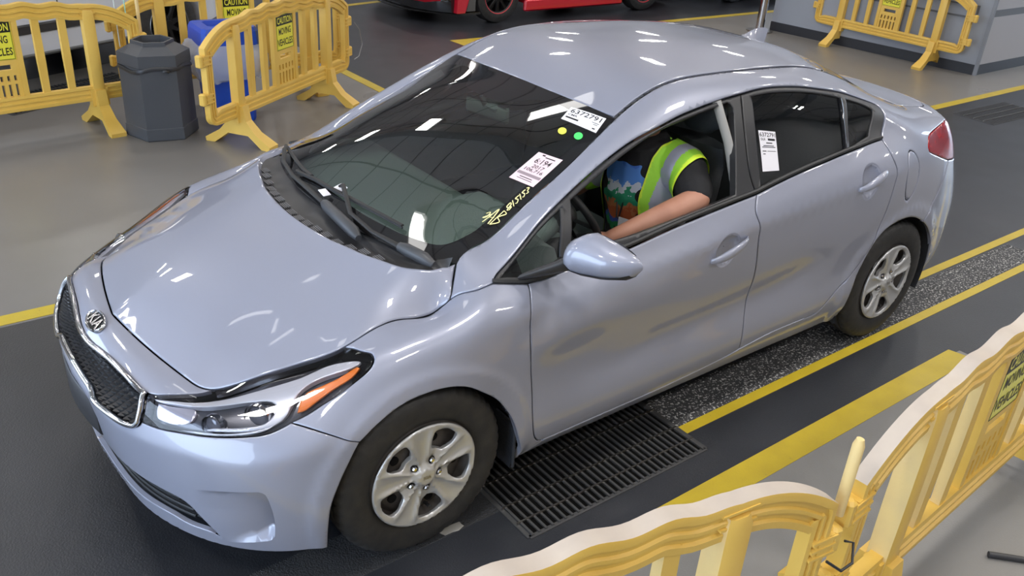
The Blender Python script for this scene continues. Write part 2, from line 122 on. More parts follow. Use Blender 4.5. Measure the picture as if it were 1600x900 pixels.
# ---------------------------------------------------------------- materials
def mat(name,col,rough=.5,metal=0,coat=0,spec=.5,emit=None,noise=None,bump=0,bscale=60,crough=.04,sub=None):
    m=bpy.data.materials.new(name);m.use_nodes=True;t=m.node_tree;b=t.nodes['Principled BSDF']
    c=tuple(col)+(1,)
    b.inputs['Base Color'].default_value=c;b.inputs['Roughness'].default_value=rough;b.inputs['Metallic'].default_value=metal
    b.inputs['Coat Weight'].default_value=coat;b.inputs['Coat Roughness'].default_value=crough;b.inputs['Specular IOR Level'].default_value=spec
    if emit: b.inputs['Emission Color'].default_value=tuple(emit[:3])+(1,);b.inputs['Emission Strength'].default_value=emit[3]
    tc=t.nodes.new('ShaderNodeTexCoord')
    if noise:
        n=t.nodes.new('ShaderNodeTexNoise');n.inputs['Scale'].default_value=noise[0];n.inputs['Detail'].default_value=6
        t.links.new(tc.outputs['Object'],n.inputs['Vector'])
        mx=t.nodes.new('ShaderNodeMix');mx.data_type='RGBA';mx.inputs['A'].default_value=c
        mx.inputs['B'].default_value=tuple(noise[1])+(1,)
        mr=t.nodes.new('ShaderNodeMapRange');mr.inputs['From Min'].default_value=.35;mr.inputs['From Max'].default_value=.7
        t.links.new(n.outputs['Fac'],mr.inputs['Value']);t.links.new(mr.outputs['Result'],mx.inputs['Factor']);t.links.new(mx.outputs['Result'],b.inputs['Base Color'])
    if bump:
        n=t.nodes.new('ShaderNodeTexNoise');n.inputs['Scale'].default_value=bscale;n.inputs['Detail'].default_value=4
        t.links.new(tc.outputs['Object'],n.inputs['Vector'])
        bp=t.nodes.new('ShaderNodeBump');bp.inputs['Strength'].default_value=bump;bp.inputs['Distance'].default_value=.01
        t.links.new(n.outputs['Fac'],bp.inputs['Height']);t.links.new(bp.outputs['Normal'],b.inputs['Normal'])
    return m
def glass(name,tint,base=.05,ior=1.5,rough=.01):
    m=bpy.data.materials.new(name);m.use_nodes=True;t=m.node_tree;t.nodes.clear()
    o=t.nodes.new('ShaderNodeOutputMaterial');mx=t.nodes.new('ShaderNodeMixShader')
    tr=t.nodes.new('ShaderNodeBsdfTransparent');tr.inputs[0].default_value=tuple(tint)+(1,)
    gl=t.nodes.new('ShaderNodeBsdfGlossy');gl.inputs['Roughness'].default_value=rough
    fr=t.nodes.new('ShaderNodeFresnel');fr.inputs[0].default_value=ior
    ad=t.nodes.new('ShaderNodeMath');ad.operation='ADD';ad.inputs[1].default_value=base;ad.use_clamp=True
    t.links.new(fr.outputs[0],ad.inputs[0]);t.links.new(ad.outputs[0],mx.inputs[0]);t.links.new(tr.outputs[0],mx.inputs[1]);t.links.new(gl.outputs[0],mx.inputs[2]);t.links.new(mx.outputs[0],o.inputs[0])
    return m
M=dict(
 paint=mat('silver_paint',(.275,.29,.365),.42,.22,1,noise=None,crough=.03),
 black=mat('black_plastic',(.018,.019,.021),.5,bump=.15,bscale=300),
 trim=mat('satin_black_trim',(.028,.028,.031),.42),
 gloss=mat('gloss_black',(.012,.012,.014),.08,coat=.6),
 dark=mat('dark_void',(.006,.006,.007),.9,spec=.1),
 rubber=mat('tyre_rubber',(.016,.016,.017),.62,noise=(25,(.030,.028,.026)),bump=.1,bscale=200),
 liner=mat('arch_liner',(.02,.023,.03),.7,bump=.3,bscale=90),
 chrome=mat('chrome',(.56,.56,.58),.12,1),
 hub=mat('hubcap_silver',(.50,.50,.50),.30,.45,.6),
 steel=mat('brushed_steel',(.42,.40,.38),.3,1),
 wheelsteel=mat('dusty_wheel_steel',(.10,.09,.085),.6,.4,noise=(18,(.055,.048,.045))),
 hlsilver=mat('headlamp_silver',(.74,.75,.82),.25,.25,.5),
 hldark=mat('headlamp_bezel',(.07,.07,.085),.25,.3,.6),
 orange=mat('amber_reflector',(1,.22,.01),.25,coat=1,emit=(1,.25,.01,.12)) if 0 else mat('amber_reflector',(1,.24,.012),.3,coat=1),
 red=mat('tail_red',(.20,.004,.010),.12,coat=.4,noise=(22,(.36,.012,.02))),
 clear=glass('clear_lens',(.93,.94,.97),.02,1.4),
 wglass=glass('windshield_glass',(.76,.88,.82),.20,1.55),
 sglass=glass('side_glass',(.66,.74,.71),.06,1.5),
 cloth=mat('charcoal_seat_cloth',(.06,.064,.07),.9,bump=.4,bscale=260),
 dash=mat('dashboard_vinyl',(.24,.27,.27),.65,bump=.3,bscale=220),
 beige=mat('light_grey_trim',(.36,.34,.31),.8),
 headliner=mat('grey_headliner',(.5,.5,.49),.95),
 paper=mat('white_label_paper',(.80,.79,.84),.6),pink=mat('pink_label_paper',(.80,.62,.68),.6),ink=mat('black_ink',(.01,.01,.012),.6),greyink=mat('grey_ink',(.30,.24,.27),.7),
 chalk=mat('yellow_paint_marker',(.85,.78,.36),.7),dotY=mat('yellow_sticker',(.80,.85,.10),.5),dotG=mat('green_sticker',(.08,.80,.16),.5),
)
# ---------------------------------------------------------------- mesh builder
class MB:
    def __init__(s): s.v=[];s.f=[]
    def add(s,vs,fs):
        o=len(s.v);s.v+= [tuple(map(float,p)) for p in vs];s.f+=[tuple(i+o for i in f) for f in fs];return s
    def box(s,c,d,rot=None,taper=1):
        x,y,z=[a/2 for a in d];vs=[]
        for k in (-1,1):
            t=taper if k>0 else 1
            vs+=[(-x*t,-y*t,k*z),(x*t,-y*t,k*z),(x*t,y*t,k*z),(-x*t,y*t,k*z)]
        if rot is not None: vs=[tuple(rot@Vector(p)) for p in vs]
        vs=[tuple(a+b for a,b in zip(p,c)) for p in vs]
        return s.add(vs,[(3,2,1,0),(4,5,6,7),(0,1,5,4),(1,2,6,5),(2,3,7,6),(3,0,4,7)])
    def rbox(s,c,d,r=.01,rot=None):
        "box with chamfered edges (24 corners)"
        x,y,z=[a/2 for a in d];r=min(r,x*.9,y*.9,z*.9)
        rings=[(z,x-r,y-r),(z-r,x,y)] if 0 else None
        sec=lambda hx,hy:[(hx-r,-hy),(hx,-hy+r),(hx,hy-r),(hx-r,hy),(-hx+r,hy),(-hx,hy-r),(-hx,-hy+r),(-hx+r,-hy)]
        L=[[(px,py,zz) for px,py in sec(hx,hy)] for zz,hx,hy in ((-z,x-r,y-r),(-z+r,x,y),(z-r,x,y),(z,x-r,y-r))]
        L=[[tuple((rot@Vector(p)) if rot is not None else p) for p in l] for l in L]
        L=[[tuple(a+b for a,b in zip(p,c)) for p in l] for l in L]
        return s.loft(L,True,True)
    def loft(s,rings,closed=True,caps=True):
        n=len(rings[0]);vs=[p for r in rings for p in r];fs=[]
        m=n if closed else n-1
        for i in range(len(rings)-1):
            for j in range(m):
                a=i*n+j;b=i*n+(j+1)%n;fs.append((a,b,b+n,a+n))
        if caps: fs.append(tuple(range(n-1,-1,-1)));fs.append(tuple((len(rings)-1)*n+j for j in range(n)))
        return s.add(vs,fs)
    def tube(s,path,r,n=10,caps=True,flat=None):
        P=[Vector(p) for p in path];rings=[];up=None
        for i,p in enumerate(P):
            t=(P[min(i+1,len(P)-1)]-P[max(i-1,0)]).normalized()
            if up is None: up=Vector((0,0,1)) if abs(t.z)<.9 else Vector((1,0,0))
            a=t.cross(up).normalized();b=a.cross(t).normalized();up=b
            rr=r[i] if isinstance(r,(list,tuple)) else r
            rb=rr*(flat or 1)
            rings.append([tuple(p+a*math.cos(2*math.pi*k/n)*rr+b*math.sin(2*math.pi*k/n)*rb) for k in range(n)])
        return s.loft(rings,True,caps)
    def lathe(s,prof,n=48,axis='y',c=(0,0,0),closed=False,a0=0,a1=2*math.pi):
        rings=[];full=abs(a1-a0-2*math.pi)<1e-6;m=n if full else n+1
        for k in range(m):
            a=a0+(a1-a0)*k/n
            ring=[]
            for r,h in prof:
                if axis=='y': p=(r*math.cos(a),h,r*math.sin(a))
                elif axis=='z': p=(r*math.cos(a),r*math.sin(a),h)
                else: p=(h,r*math.cos(a),r*math.sin(a))
                ring.append(tuple(q+w for q,w in zip(p,c)))
            rings.append(ring)
        if full: rings.append(rings[0])
        return s.loft(rings,closed,False)
    def prism(s,poly,fn0,fn1):
        n=len(poly);a=[fn0(*p) for p in poly];b=[fn1(*p) for p in poly]
        return s.add(a+b,[tuple(range(n-1,-1,-1)),tuple(range(n,2*n))]+[(i,(i+1)%n,(i+1)%n+n,i+n) for i in range(n)])
    def sphere(s,c,r,n=16,m=10):
        rx,ry,rz=r if isinstance(r,(list,tuple)) else (r,r,r)
        return s.loft([[(c[0]+rx*math.sin(math.pi*i/m+1e-4)*math.cos(2*math.pi*j/n),c[1]+ry*math.sin(math.pi*i/m+1e-4)*math.sin(2*math.pi*j/n),c[2]+rz*math.cos(math.pi*i/m)) for j in range(n)] for i in range(m+1)],True,False)
    def build(s,name,m,parent=None,smooth=35,normals=None):
        me=bpy.data.meshes.new(name);me.from_pydata(s.v,[],s.f)
        if normals is None and smooth:
            bm=bmesh.new();bm.from_mesh(me);bmesh.ops.remove_doubles(bm,verts=bm.verts,dist=1e-5);bmesh.ops.recalc_face_normals(bm,faces=bm.faces);bm.to_mesh(me);bm.free()
        me.polygons.foreach_set('use_smooth',[bool(smooth)]*len(me.polygons))
        if normals is not None: me.normals_split_custom_set_from_vertices([tuple(n) for n in normals])
        elif smooth: me.set_sharp_from_angle(angle=math.radians(smooth))
        if m: me.materials.append(m)
        o=bpy.data.objects.new(name,me);COL.objects.link(o)
        if parent is not None: o.parent=parent
        return o
def thing(name,label,cat,loc=(0,0,0),rz=0,group=None):
    o=bpy.data.objects.new(name,None);COL.objects.link(o);o.location=loc;o.rotation_euler=(0,0,rz);o.empty_display_size=.2
    o['label']=label;o['category']=cat
    if group: o['group']=group
    return o
def tag(o,label,cat,group=None):
    o['label']=label;o['category']=cat
    if group: o['group']=group
    return o
def dup(o,parent=None):
    c=o.copy();COL.objects.link(c)
    if parent is not None: c.parent=parent
    for ch in list(o.children): dup(ch,c)
    return c
def text_mesh(body,size=1,align='CENTER',bold=0,res=2):
    cu=bpy.data.curves.new('lettering','FONT');cu.body=body;cu.size=size;cu.align_x=align;cu.align_y='CENTER';cu.resolution_u=res;cu.offset=bold;cu.extrude=0;cu.space_line=1
    o=bpy.data.objects.new('lettering',cu);COL.objects.link(o)
    dg=bpy.context.evaluated_depsgraph_get();me=bpy.data.meshes.new_from_object(o.evaluated_get(dg))
    v=np.array([p.co[:] for p in me.vertices]).reshape(-1,3);f=[tuple(p.vertices) for p in me.polygons]
    bpy.data.objects.remove(o);bpy.data.curves.remove(cu);bpy.data.meshes.remove(me)
    return v,f
# ---------------------------------------------------------------- panels cut out of a parametric surface
def catmull(pts,step):
    p=np.array(pts,float)
    if len(p)<3:
        n=max(1,int(np.ceil(np.linalg.norm(p[-1]-p[0])/step)));return np.linspace(p[0],p[-1],n+1)
    d=np.r_[0,np.cumsum(np.maximum(np.linalg.norm(np.diff(p,axis=0),axis=1),1e-6)**.5)]
    out=[]
    for i in range(len(p)-1):
        t0=d[i];t1=d[i+1];h=t1-t0
        m0=(p[i+1]-p[i-1])/(d[i+1]-d[i-1])*h if i>0 else (p[1]-p[0])
        m1=(p[i+2]-p[i])/(d[i+2]-d[i])*h if i<len(p)-2 else (p[-1]-p[-2])
        n=max(1,int(np.ceil(np.linalg.norm(p[i+1]-p[i])/step)))
        t=(np.arange(n)/n)[:,None]
        out.append((2*t**3-3*t**2+1)*p[i]+(t**3-2*t**2+t)*m0+(-2*t**3+3*t**2)*p[i+1]+(t**3-t**2)*m1)
    return np.vstack(out+[p[-1:]])
def loop_of(segs,step=.02):
    L=[]
    for s in segs:
        if len(s)<2: continue
        L.append(catmull(s,step))
    P=np.vstack(L);keep=[0]
    for i in range(1,len(P)):
        if np.linalg.norm(P[i]-P[keep[-1]])>1.5e-3: keep.append(i)
    P=P[keep]
    if np.linalg.norm(P[0]-P[-1])<1.5e-3: P=P[:-1]
    a=np.sum(P[:,0]*np.roll(P[:,1],-1)-np.roll(P[:,0],-1)*P[:,1])
    return P if a>0 else P[::-1]
def offset_loop(P,g,sym=None):
    a=nrm(P-np.roll(P,1,0));b=nrm(np.roll(P,-1,0)-P)
    n=nrm(np.c_[-(a+b)[:,1],(a+b)[:,0]]);c=np.clip((n*np.c_[-b[:,1],b[:,0]]).sum(1),.5,1)
    Q=P+n*(g/c)[:,None]
    if sym is not None: Q[:,sym]=np.where(np.abs(P[:,sym])<1e-6,0,Q[:,sym])
    return Q
def inside(P,q):
    r=np.zeros(len(q),bool);x,y=q[:,0],q[:,1]
    for (x0,y0),(x1,y1) in zip(P,np.roll(P,-1,0)):
        if y0==y1: continue
        c=((y0>y)!=(y1>y));r^=c&(x<(x1-x0)*(y-y0)/(y1-y0)+x0)
    return r
def tri_fill(loops,step,ring=0):
    "constrained triangulation of loops[0] minus loops[1:], with a fill grid"
    allb=np.vstack(loops);lo=allb.min(0);hi=allb.max(0)
    gx,gy=np.meshgrid(np.arange(lo[0],hi[0],step),np.arange(lo[1],hi[1],step),indexing='ij');q=np.c_[gx.ravel(),gy.ravel()]
    q[:,1]+=np.where((np.round((q[:,0]-lo[0])/step).astype(int)%2)==0,0,step*.5)
    m=inside(loops[0],q)
    for h in loops[1:]: m&=~inside(h,q)
    q=q[m]
    if len(q):
        d=np.full(len(q),9.)
        for i in range(0,len(allb),64): d=np.minimum(d,np.sqrt(((q[:,None]-allb[None,i:i+64])**2).sum(2)).min(1))
        q=q[d>step*.45]
    if ring:
        R_=np.vstack([offset_loop(l,ring if i==0 else -ring) for i,l in enumerate(loops)]);m=inside(loops[0],R_)
        for h in loops[1:]: m&=~inside(h,R_)
        R_=R_[m];d=np.full(len(R_),9.)
        mid=np.vstack([l+(np.roll(l,-1,0)-l)*f for l in loops for f in (0,.33,.67)])
        for i in range(0,len(mid),64): d=np.minimum(d,np.sqrt(((R_[:,None]-mid[None,i:i+64])**2).sum(2)).min(1))
        R_=R_[d>ring*.8];q=np.vstack([q,R_])
    verts=[Vector(p) for p in allb]+[Vector(p) for p in q]
    ed=[];o=0
    for l in loops:
        n=len(l);ed+=[(o+i,o+(i+1)%n) for i in range(n)];o+=n
    vs,_,fs,ov,_,_=geometry.delaunay_2d_cdt(verts,ed,[],0,1e-7)
    V2=np.array([v[:] for v in vs]);F=[tuple(f) for f in fs if len(f)==3];F=np.array(F)
    c=V2[F].mean(1);m=inside(loops[0],c)
    for h in loops[1:]: m&=~inside(h,c)
    return V2,F[m]
def panel_mesh(fn,outer,holes=(),gap=.0022,skirt=.014,step=.03,off=0,bevel=.0025,depth=None,sym=None,bstep=.02,flip=False,hole_skirt=None,plain=()):
    """returns verts, faces, vertex normals.  fn maps (n,2)->(n,3); orientation: the normal du x dv times sgn points out"""
    L=[offset_loop(loop_of(outer,bstep),gap,sym)]
    for hi_,h in enumerate(holes): L.append(loop_of(h,bstep) if hi_+1 in plain else offset_loop(loop_of(h,bstep),-gap,sym))
    uv,F=tri_fill(L,step,.006 if bevel and step>.012 else 0)
    nb=sum(len(l) for l in L)
    P=fn(uv);du,dv=frame_of(fn,uv);N=nrm(np.cross(du,dv))*(-1 if flip else 1)
    if off: P=P-N*off
    if depth is not None: 
        dd=depth(uv);P0=P-N*dd[:,None]
        h=2e-3
        def f2(q):
            a,b=frame_of(fn,q);n=nrm(np.cross(a,b))*(-1 if flip else 1);return fn(q)-n*(depth(q)+off)[:,None]
        a=(f2(uv+[h,0])-f2(uv-[h,0]));b=(f2(uv+[0,h])-f2(uv-[0,h]));N=nrm(np.cross(a,b))*(-1 if flip else 1);P=P0
    # face winding to agree with N
    fn_=np.cross(P[F[:,1]]-P[F[:,0]],P[F[:,2]]-P[F[:,0]]);w=(fn_*N[F[:,0]]).sum(1)<0
    F=np.where(w[:,None],F[:,::-1],F)
    vs=[tuple(p) for p in P];ns=[tuple(n) for n in N];fs=[tuple(int(i) for i in f) for f in F]
    o=0
    for li,l in enumerate(L):
        n=len(l);idx=np.arange(o,o+n);o+=n
        d=nrm(np.roll(l,-1,0)-np.roll(l,1,0));out2=np.c_[d[:,1],-d[:,0]]*(1 if li==0 else -1)
        T=nrm(du[idx]*out2[:,:1]+dv[idx]*out2[:,1:])
        on=np.zeros(n,bool) if sym is None else np.abs(l[:,sym])<1e-6
        Nb=N[idx].copy()
        if li in plain: continue
        if bevel:
            Pb=P[idx]-N[idx]*bevel*(~on)[:,None]
            Nn=nrm(N[idx]+T*.9*(~on)[:,None])
            for i in range(n): vs[idx[i]]=tuple(Pb[i]);ns[idx[i]]=tuple(Nn[i])
        else: Pb=P[idx]
        sk=skirt if li==0 or hole_skirt is None else hole_skirt[li-1]
        if sk:
            b0=len(vs);Q=Pb-Nb*sk
            vs+=[tuple(p) for p in Pb]+[tuple(p) for p in Q];ns+=[tuple(t) for t in T]*2
            for i in range(n):
                j=(i+1)%n
                if on[i] and on[j]: continue
                q=(b0+i,b0+n+i,b0+n+j,b0+j)
                c=np.cross(np.array(vs[q[1]])-vs[q[0]],np.array(vs[q[3]])-vs[q[0]])
                fs.append(q if c@T[i]>0 else q[::-1])
    return vs,fs,ns
def mirror(vs,fs,ns): return [(x,-y,z) for x,y,z in vs],[f[::-1] for f in fs],[(x,-y,z) for x,y,z in ns]
def make(name,data,m,parent):
    vs,fs,ns=data;b=MB();b.v=list(vs);b.f=list(fs);return b.build(name,m,parent,normals=ns)
def pair(name,data,m,parent):
    "the near (left hand) part and its mirror image on the other side"
    return make(name,data,m,parent),make(name,mirror(*data),m,parent)
def both(name,data,m,parent):
    a=data;b=mirror(*data);o=len(a[0])
    vs=list(a[0])+b[0];fs=list(a[1])+[tuple(i+o for i in f) for f in b[1]];ns=list(a[2])+b[2]
    ns=[(x,0 if abs(v[1])<1e-6 else y,z) for (x,y,z),v in zip(ns,vs)]
    return make(name,(vs,fs,ns),m,parent)
# ================================================================ the silver sedan
car=thing('car','silver four-door sedan with auction stickers and its driver window open','car')
P=POLY;PA=M['paint']
# ---- outer skin, split along its shut lines
both('nose_panel',panel_mesh(body,P['nose_panel'],sym=0),PA,car)
fbump=both('front_bumper',panel_mesh(body,P['front_bumper'],[P['fog_recess']],sym=0,plain=(1,),step=.02),PA,car)
def fogd(uv):
    ul=np.interp(uv[:,1],[.038,.071,.135,.189,.26],[.69,.689,.664,.633,.635]);s=np.clip((uv[:,0]-ul)/(.846-ul),0,1)
    vt=np.interp(uv[:,0],[.635,.69,.732,.82,.837],[.26,.273,.282,.295,.284]);vb=np.interp(uv[:,0],[.69,.744,.824,.838],[.038,.055,.079,.101])
    return .050*s**1.35*np.clip((vt-uv[:,1])/.022,0,1)**.6*np.clip((uv[:,1]-vb)/.03,0,1)**.7
fr=pair('bumper_recess',panel_mesh(body,P['fog_recess'],depth=fogd,gap=0,skirt=0,bevel=0,step=.015),PA,car)
# dark slit wall at the outer end of each recess
sl=catmull(P['fog_recess'][1],.012);a=body(sl);du,dv=frame_of(body,sl);n=nrm(np.cross(du,dv));b=a-n*.05
wall=([tuple(p) for p in np.vstack([a-n*.002,b])],[(i,i+1,len(a)+i+1,len(a)+i) for i in range(len(a)-1)],[(-.9,.3,0)]*(2*len(a)))
pair('recess_slit',wall,M['black'],car)
fen=pair('fender',panel_mesh(body,P['fender'],skirt=.02,step=.018),PA,car)
fdo=pair('front_door',panel_mesh(body,P['front_door']),PA,car)
rdo=pair('rear_door',panel_mesh(body,P['rear_door']),PA,car)
fu=[(4.032+.068*math.cos(t),.559+.075*math.sin(t)) for t in lin(0,2*math.pi,25)[:-1]]
bside=pair('body_side',panel_mesh(body,P['body_side'],[[fu+[fu[0]]]],step=.02),PA,car)
pair('fuel_door',panel_mesh(body,[fu+[fu[0]]],step=.02,skirt=.006),PA,car)
both('rear_bumper',panel_mesh(body,P['rear_bumper'],sym=0),PA,car)
def symm(fnsym,data,name,m): return both(name,data,m,car)
# u==UM is the rear centre line: handled by shifting the parameter so that it reads 0 there
bodyR=lambda q: body(np.c_[UM-q[:,0],q[:,1]])
def flipu(segs): return [[(UM-u,v) for u,v in s] for s in segs]
both('trunk_face',panel_mesh(bodyR,flipu(P['trunk_face']),sym=0,flip=True),PA,car)
tl=pair('tail_light',panel_mesh(body,P['tail_light'],step=.02,skirt=.01,bevel=.004),M['red'],car)
for t in tl: t['label']='red tail lamp lens'
# ---- hood, roof, glass, deck
def full(half):
    "half outline with y<=0 from centre to centre -> closed symmetric outline"
    h=np.array(half)[:,:2];r=h[::-1]*[1,-1]
    return [[tuple(p) for p in np.vstack([h,r[1:-1] if abs(h[0,1])<1e-6 and abs(h[-1,1])<1e-6 else r])]]
def poly_loop(half):
    h=np.array(half)[:,:2];m=[tuple(p) for p in h];r=[(x,-y) for x,y in m[::-1] if abs(y)>1e-6]
    out=m+r;return [[out[i],out[(i+1)%len(out)]] for i in range(len(out))]
def smooth_half(*segs): return np.vstack([catmull(np.array(s)[:,:2],.02) for s in segs])
hood_half=smooth_half(hood_edge[:,:2],hood_rear[::-1,:2])
make('hood',panel_mesh(hood,poly_loop(hood_half),step=.03,skirt=.02),PA,car)
wind_half=smooth_half(wind_base[:,:2],[wind_base[-1,:2],wind_side[0,:2]],wind_side[:,:2],wind_top[::-1,:2])
FR=[(.135,0),(.138,-.2),(.165,-.37),(.196,-.475),(.235,-.545),(.285,-.570),(.36,-.570),(.43,-.559),(.7,-.526),(.88,-.503),(.925,-.475),(.934,-.40),(.925,-.28),(.88,-.20),(.81,-.14),(.79,-.06),(.788,0)]
fr_half=catmull(FR,.02)
ws=make('windshield',panel_mesh(wind,poly_loop(fr_half),gap=0,skirt=0,bevel=0,step=.03,off=.002),M['wglass'],car)
fr_=make('windshield_border',panel_mesh(wind,poly_loop(wind_half),[poly_loop(fr_half)],gap=0,skirt=0,bevel=0,step=.02,off=.002),mat('black_glass_border',(.010,.010,.011),.04,coat=1),car)
roof_half=smooth_half(wind_top[:,:2],[wind_top[-1,:2],roof_side[0,:2]+[0.004,.012]],roof_side[:,:2]+[0,.012],roof_rear[::-1,:2])
make('roof',panel_mesh(roof,poly_loop(roof_half),step=.035,skirt=.012,gap=.001),PA,car)
for s in (1,-1):   # black joint strip in the roof channel
    b=MB();us=lin(2.40,4.36,60);e=J8(us)-[0,0,.006];e2=e+[0,.016,.001];b.add([(x,s*y,z) for x,y,z in np.vstack([e,e2,e2-[0,0,.02]])],[(i,i+1,61+i-1+0,60+i) for i in range(59)]+[(60+i,61+i,121+i,120+i) for i in range(59)])
    b.build('roof_channel_strip',M['black'],car,smooth=40)
rg_half=smooth_half(roof_rear[:,:2],[roof_rear[-1,:2],rear_side[0,:2]+[0,.01]],rear_side[:,:2]+[0,.01],[rear_side[-1,:2]+[0,.01],rear_base[-1,:2]],rear_base[::-1,:2])
make('rear_window',panel_mesh(rearg,poly_loop(rg_half),gap=.002,skirt=.006,step=.04,off=.001),mat('dark_rear_glass',(.012,.014,.015),.04,coat=1),car)
dk_half=smooth_half(rear_base[:,:2],[rear_base[-1,:2],deck_side[0,:2]],deck_side[:,:2])
make('trunk_lid',panel_mesh(deck,poly_loop(dk_half),gap=.003,skirt=.02,step=.04),PA,car)
# shark-fin aerial
b=MB();secs=[]
for i,t in enumerate(lin(0,1,9)):
    h=.062*math.sin(t*math.pi*.56)**1.2+.002;x=2.335+.17*t;w=.028*(1-.55*t)+.004;zb=float(roof.z(np.array([[x,0.]]))[0])-.004
    secs.append([(x,-w,zb),(x+.02*t,-w*.5,zb+h*.55),(x+.035*t,0,zb+h),(x+.02*t,w*.5,zb+h*.55),(x,w,zb)])
b.loft(secs,True,True);b.build('roof_aerial',PA,car,smooth=50)
# ---- black window frames, glass
ff=pair('front_window_frame',panel_mesh(body,P['front_window_frame'],[P['front_glass_open'],P['quarter_glass']],skirt=.02,step=.03,off=.003,hole_skirt=[.03,.012]),M['trim'],car)
rf=pair('rear_window_frame',panel_mesh(body,P['rear_window_frame'],[P['rear_glass'],P['rear_quarter_glass']],skirt=.02,step=.03,off=.003,hole_skirt=[.012,.012]),M['trim'],car)
pair('quarter_glass',panel_mesh(body,P['quarter_glass'],gap=-.001,skirt=0,bevel=0,off=.010),M['sglass'],car)
pair('rear_door_glass',panel_mesh(body,P['rear_glass'],gap=-.001,skirt=0,bevel=0,off=.010),M['sglass'],car)
pair('rear_quarter_glass',panel_mesh(body,P['rear_quarter_glass'],gap=-.001,skirt=0,bevel=0,off=.010),M['sglass'],car)
d=panel_mesh(body,P['front_glass_open'],gap=-.001,skirt=0,bevel=0,off=.012);make('front_door_glass',mirror(*d),M['sglass'],car)
def strip(name,segs,w,m,h=.008,off=-.002,sub=.02):
    "raised bead along a line on the body skin"
    uv=np.vstack([catmull(s,sub) for s in segs]);p=body(uv);du,dv=frame_of(body,uv);n=nrm(np.cross(du,dv))
    t=nrm(np.gradient(p,axis=0));s=nrm(np.cross(n,t));out=[]
    for k in range(len(p)): out.append([tuple(p[k]+s[k]*a+n[k]*c) for a,c in ((-w/2,off-.004),(-w/2*.8,off+h*.7),(0,off+h),(w/2*.8,off+h*.7),(w/2,off-.004))])
    b=MB();b.loft(out,True,True);o=b.build(name,m,car,smooth=50)
    b2=MB();b2.loft([[(x,-y,z) for x,y,z in r][::-1] for r in out],True,True);return o,b2.build(name,m,car,smooth=50)
belt=[(u,v+.008) for u,v in P['front_window_frame'][0]];strip('belt_moulding',[belt],.018,M['black'],h=.012)
belt=[(u,v+.008) for u,v in P['rear_window_frame'][0]];strip('belt_moulding',[belt],.018,M['black'],h=.012)
strip('division_bar',[P['quarter_glass'][1]],.014,M['trim'],h=.004,off=-.004)
strip('division_bar',[P['rear_glass'][1]],.014,M['gloss'],h=.006,off=-.006)
strip('sill_edge',[P['front_door'][1]],.012,PA,h=.003,off=0)
strip('sill_edge',[P['rear_door'][1]],.012,PA,h=.003,off=0)
# ---- light-tight dark backing behind the skin so shut lines read dark
cir=lambda cx,r:[(u,v) for u,v in zip(*UVC[cx])]
def backing(lo,hi,v0,v1,hole=None):
    o=[[(lo,v0),(hi,v0)],[(hi,v0),(hi,v1)],[(hi,v1),(lo,v1)],[(lo,v1),(lo,v0)]]
    return panel_mesh(body,o,hole or [],gap=0,skirt=0,bevel=0,off=.024,step=.06,bstep=.05)
pair('inner_panel',backing(1.80,3.70,.03,.66),M['dark'],car)
pair('inner_panel',backing(1.12,1.80,.60,.955),M['dark'],car)
pair('inner_panel',backing(3.72,4.53,.46,.68),M['dark'],car)
make('inner_panel',panel_mesh(hood,poly_loop(hood_half),gap=.012,skirt=0,bevel=0,off=.03,step=.06),M['dark'],car)
both('inner_panel',panel_mesh(body,[[(0,.02),(.97,.02)],[(.97,.02),(.97,.55)],[(.97,.55),(.0,.55)],[(0,.55),(0,.02)]],gap=0,skirt=0,bevel=0,off=.07,step=.06,sym=0),M['dark'],car)
both('inner_panel',panel_mesh(body,[[(0,.55),(1.1,.55)],[(1.1,.55),(1.1,.9)],[(1.1,.9),(0,.9)],[(0,.9),(0,.55)]],gap=0,skirt=0,bevel=0,off=.075,step=.06,sym=0),M['dark'],car)
b=MB();b.box((1.45,0,.215),(3.9,1.3,.03));b.build('underbody',M['dark'],car,smooth=0)
for cx in (0,2.7):
    for s in (-1,1):
        b=MB();b.lathe([(.385,-.855),(.39,-.60),(.37,-.53),(.02,-.53)],40,'y',(cx+.004,0,.312),a0=math.radians(-20),a1=math.radians(200))
        if s>0: b.v=[(x,-y,z) for x,y,z in b.v]
        b.build('wheel_arch_liner',M['liner'],car,smooth=60)
# ---- front lamps
hl=pair('headlight',panel_mesh(body,P['headlight'],step=.02,skirt=.03,bevel=.003,gap=.003),M['clear'],car)
hl[0]['label']='clear front lamp with a silver band and amber side reflector';hl[1]['label']='clear front lamp with a silver band and amber side reflector'
def sub(name,key,m,off,depth=.01,step=.02):
    d=panel_mesh(body,P[key] if isinstance(key,str) else key,gap=.001,skirt=depth,bevel=.003,off=off,step=step);make(name,d,m,hl[0]);make(name,mirror(*d),m,hl[1])
sub('lamp_bezel','headlight',M['hldark'],.038,.002)
sub('silver_band','hl_silver',M['hlsilver'],.012,.02)
sub('amber_reflector','hl_orange',M['orange'],.008,.012)
sub('inner_reflector','hl_glow',mat('faceted_reflector',(.62,.60,.68),.18,.6),.024,.01)
sub('lower_strip',[[(.60,.672),(.74,.683),(.86,.683),(.90,.70)],[(.90,.70),(.87,.695),(.78,.694),(.66,.69),(.60,.672)]],M['hlsilver'],.010,.006,.01)
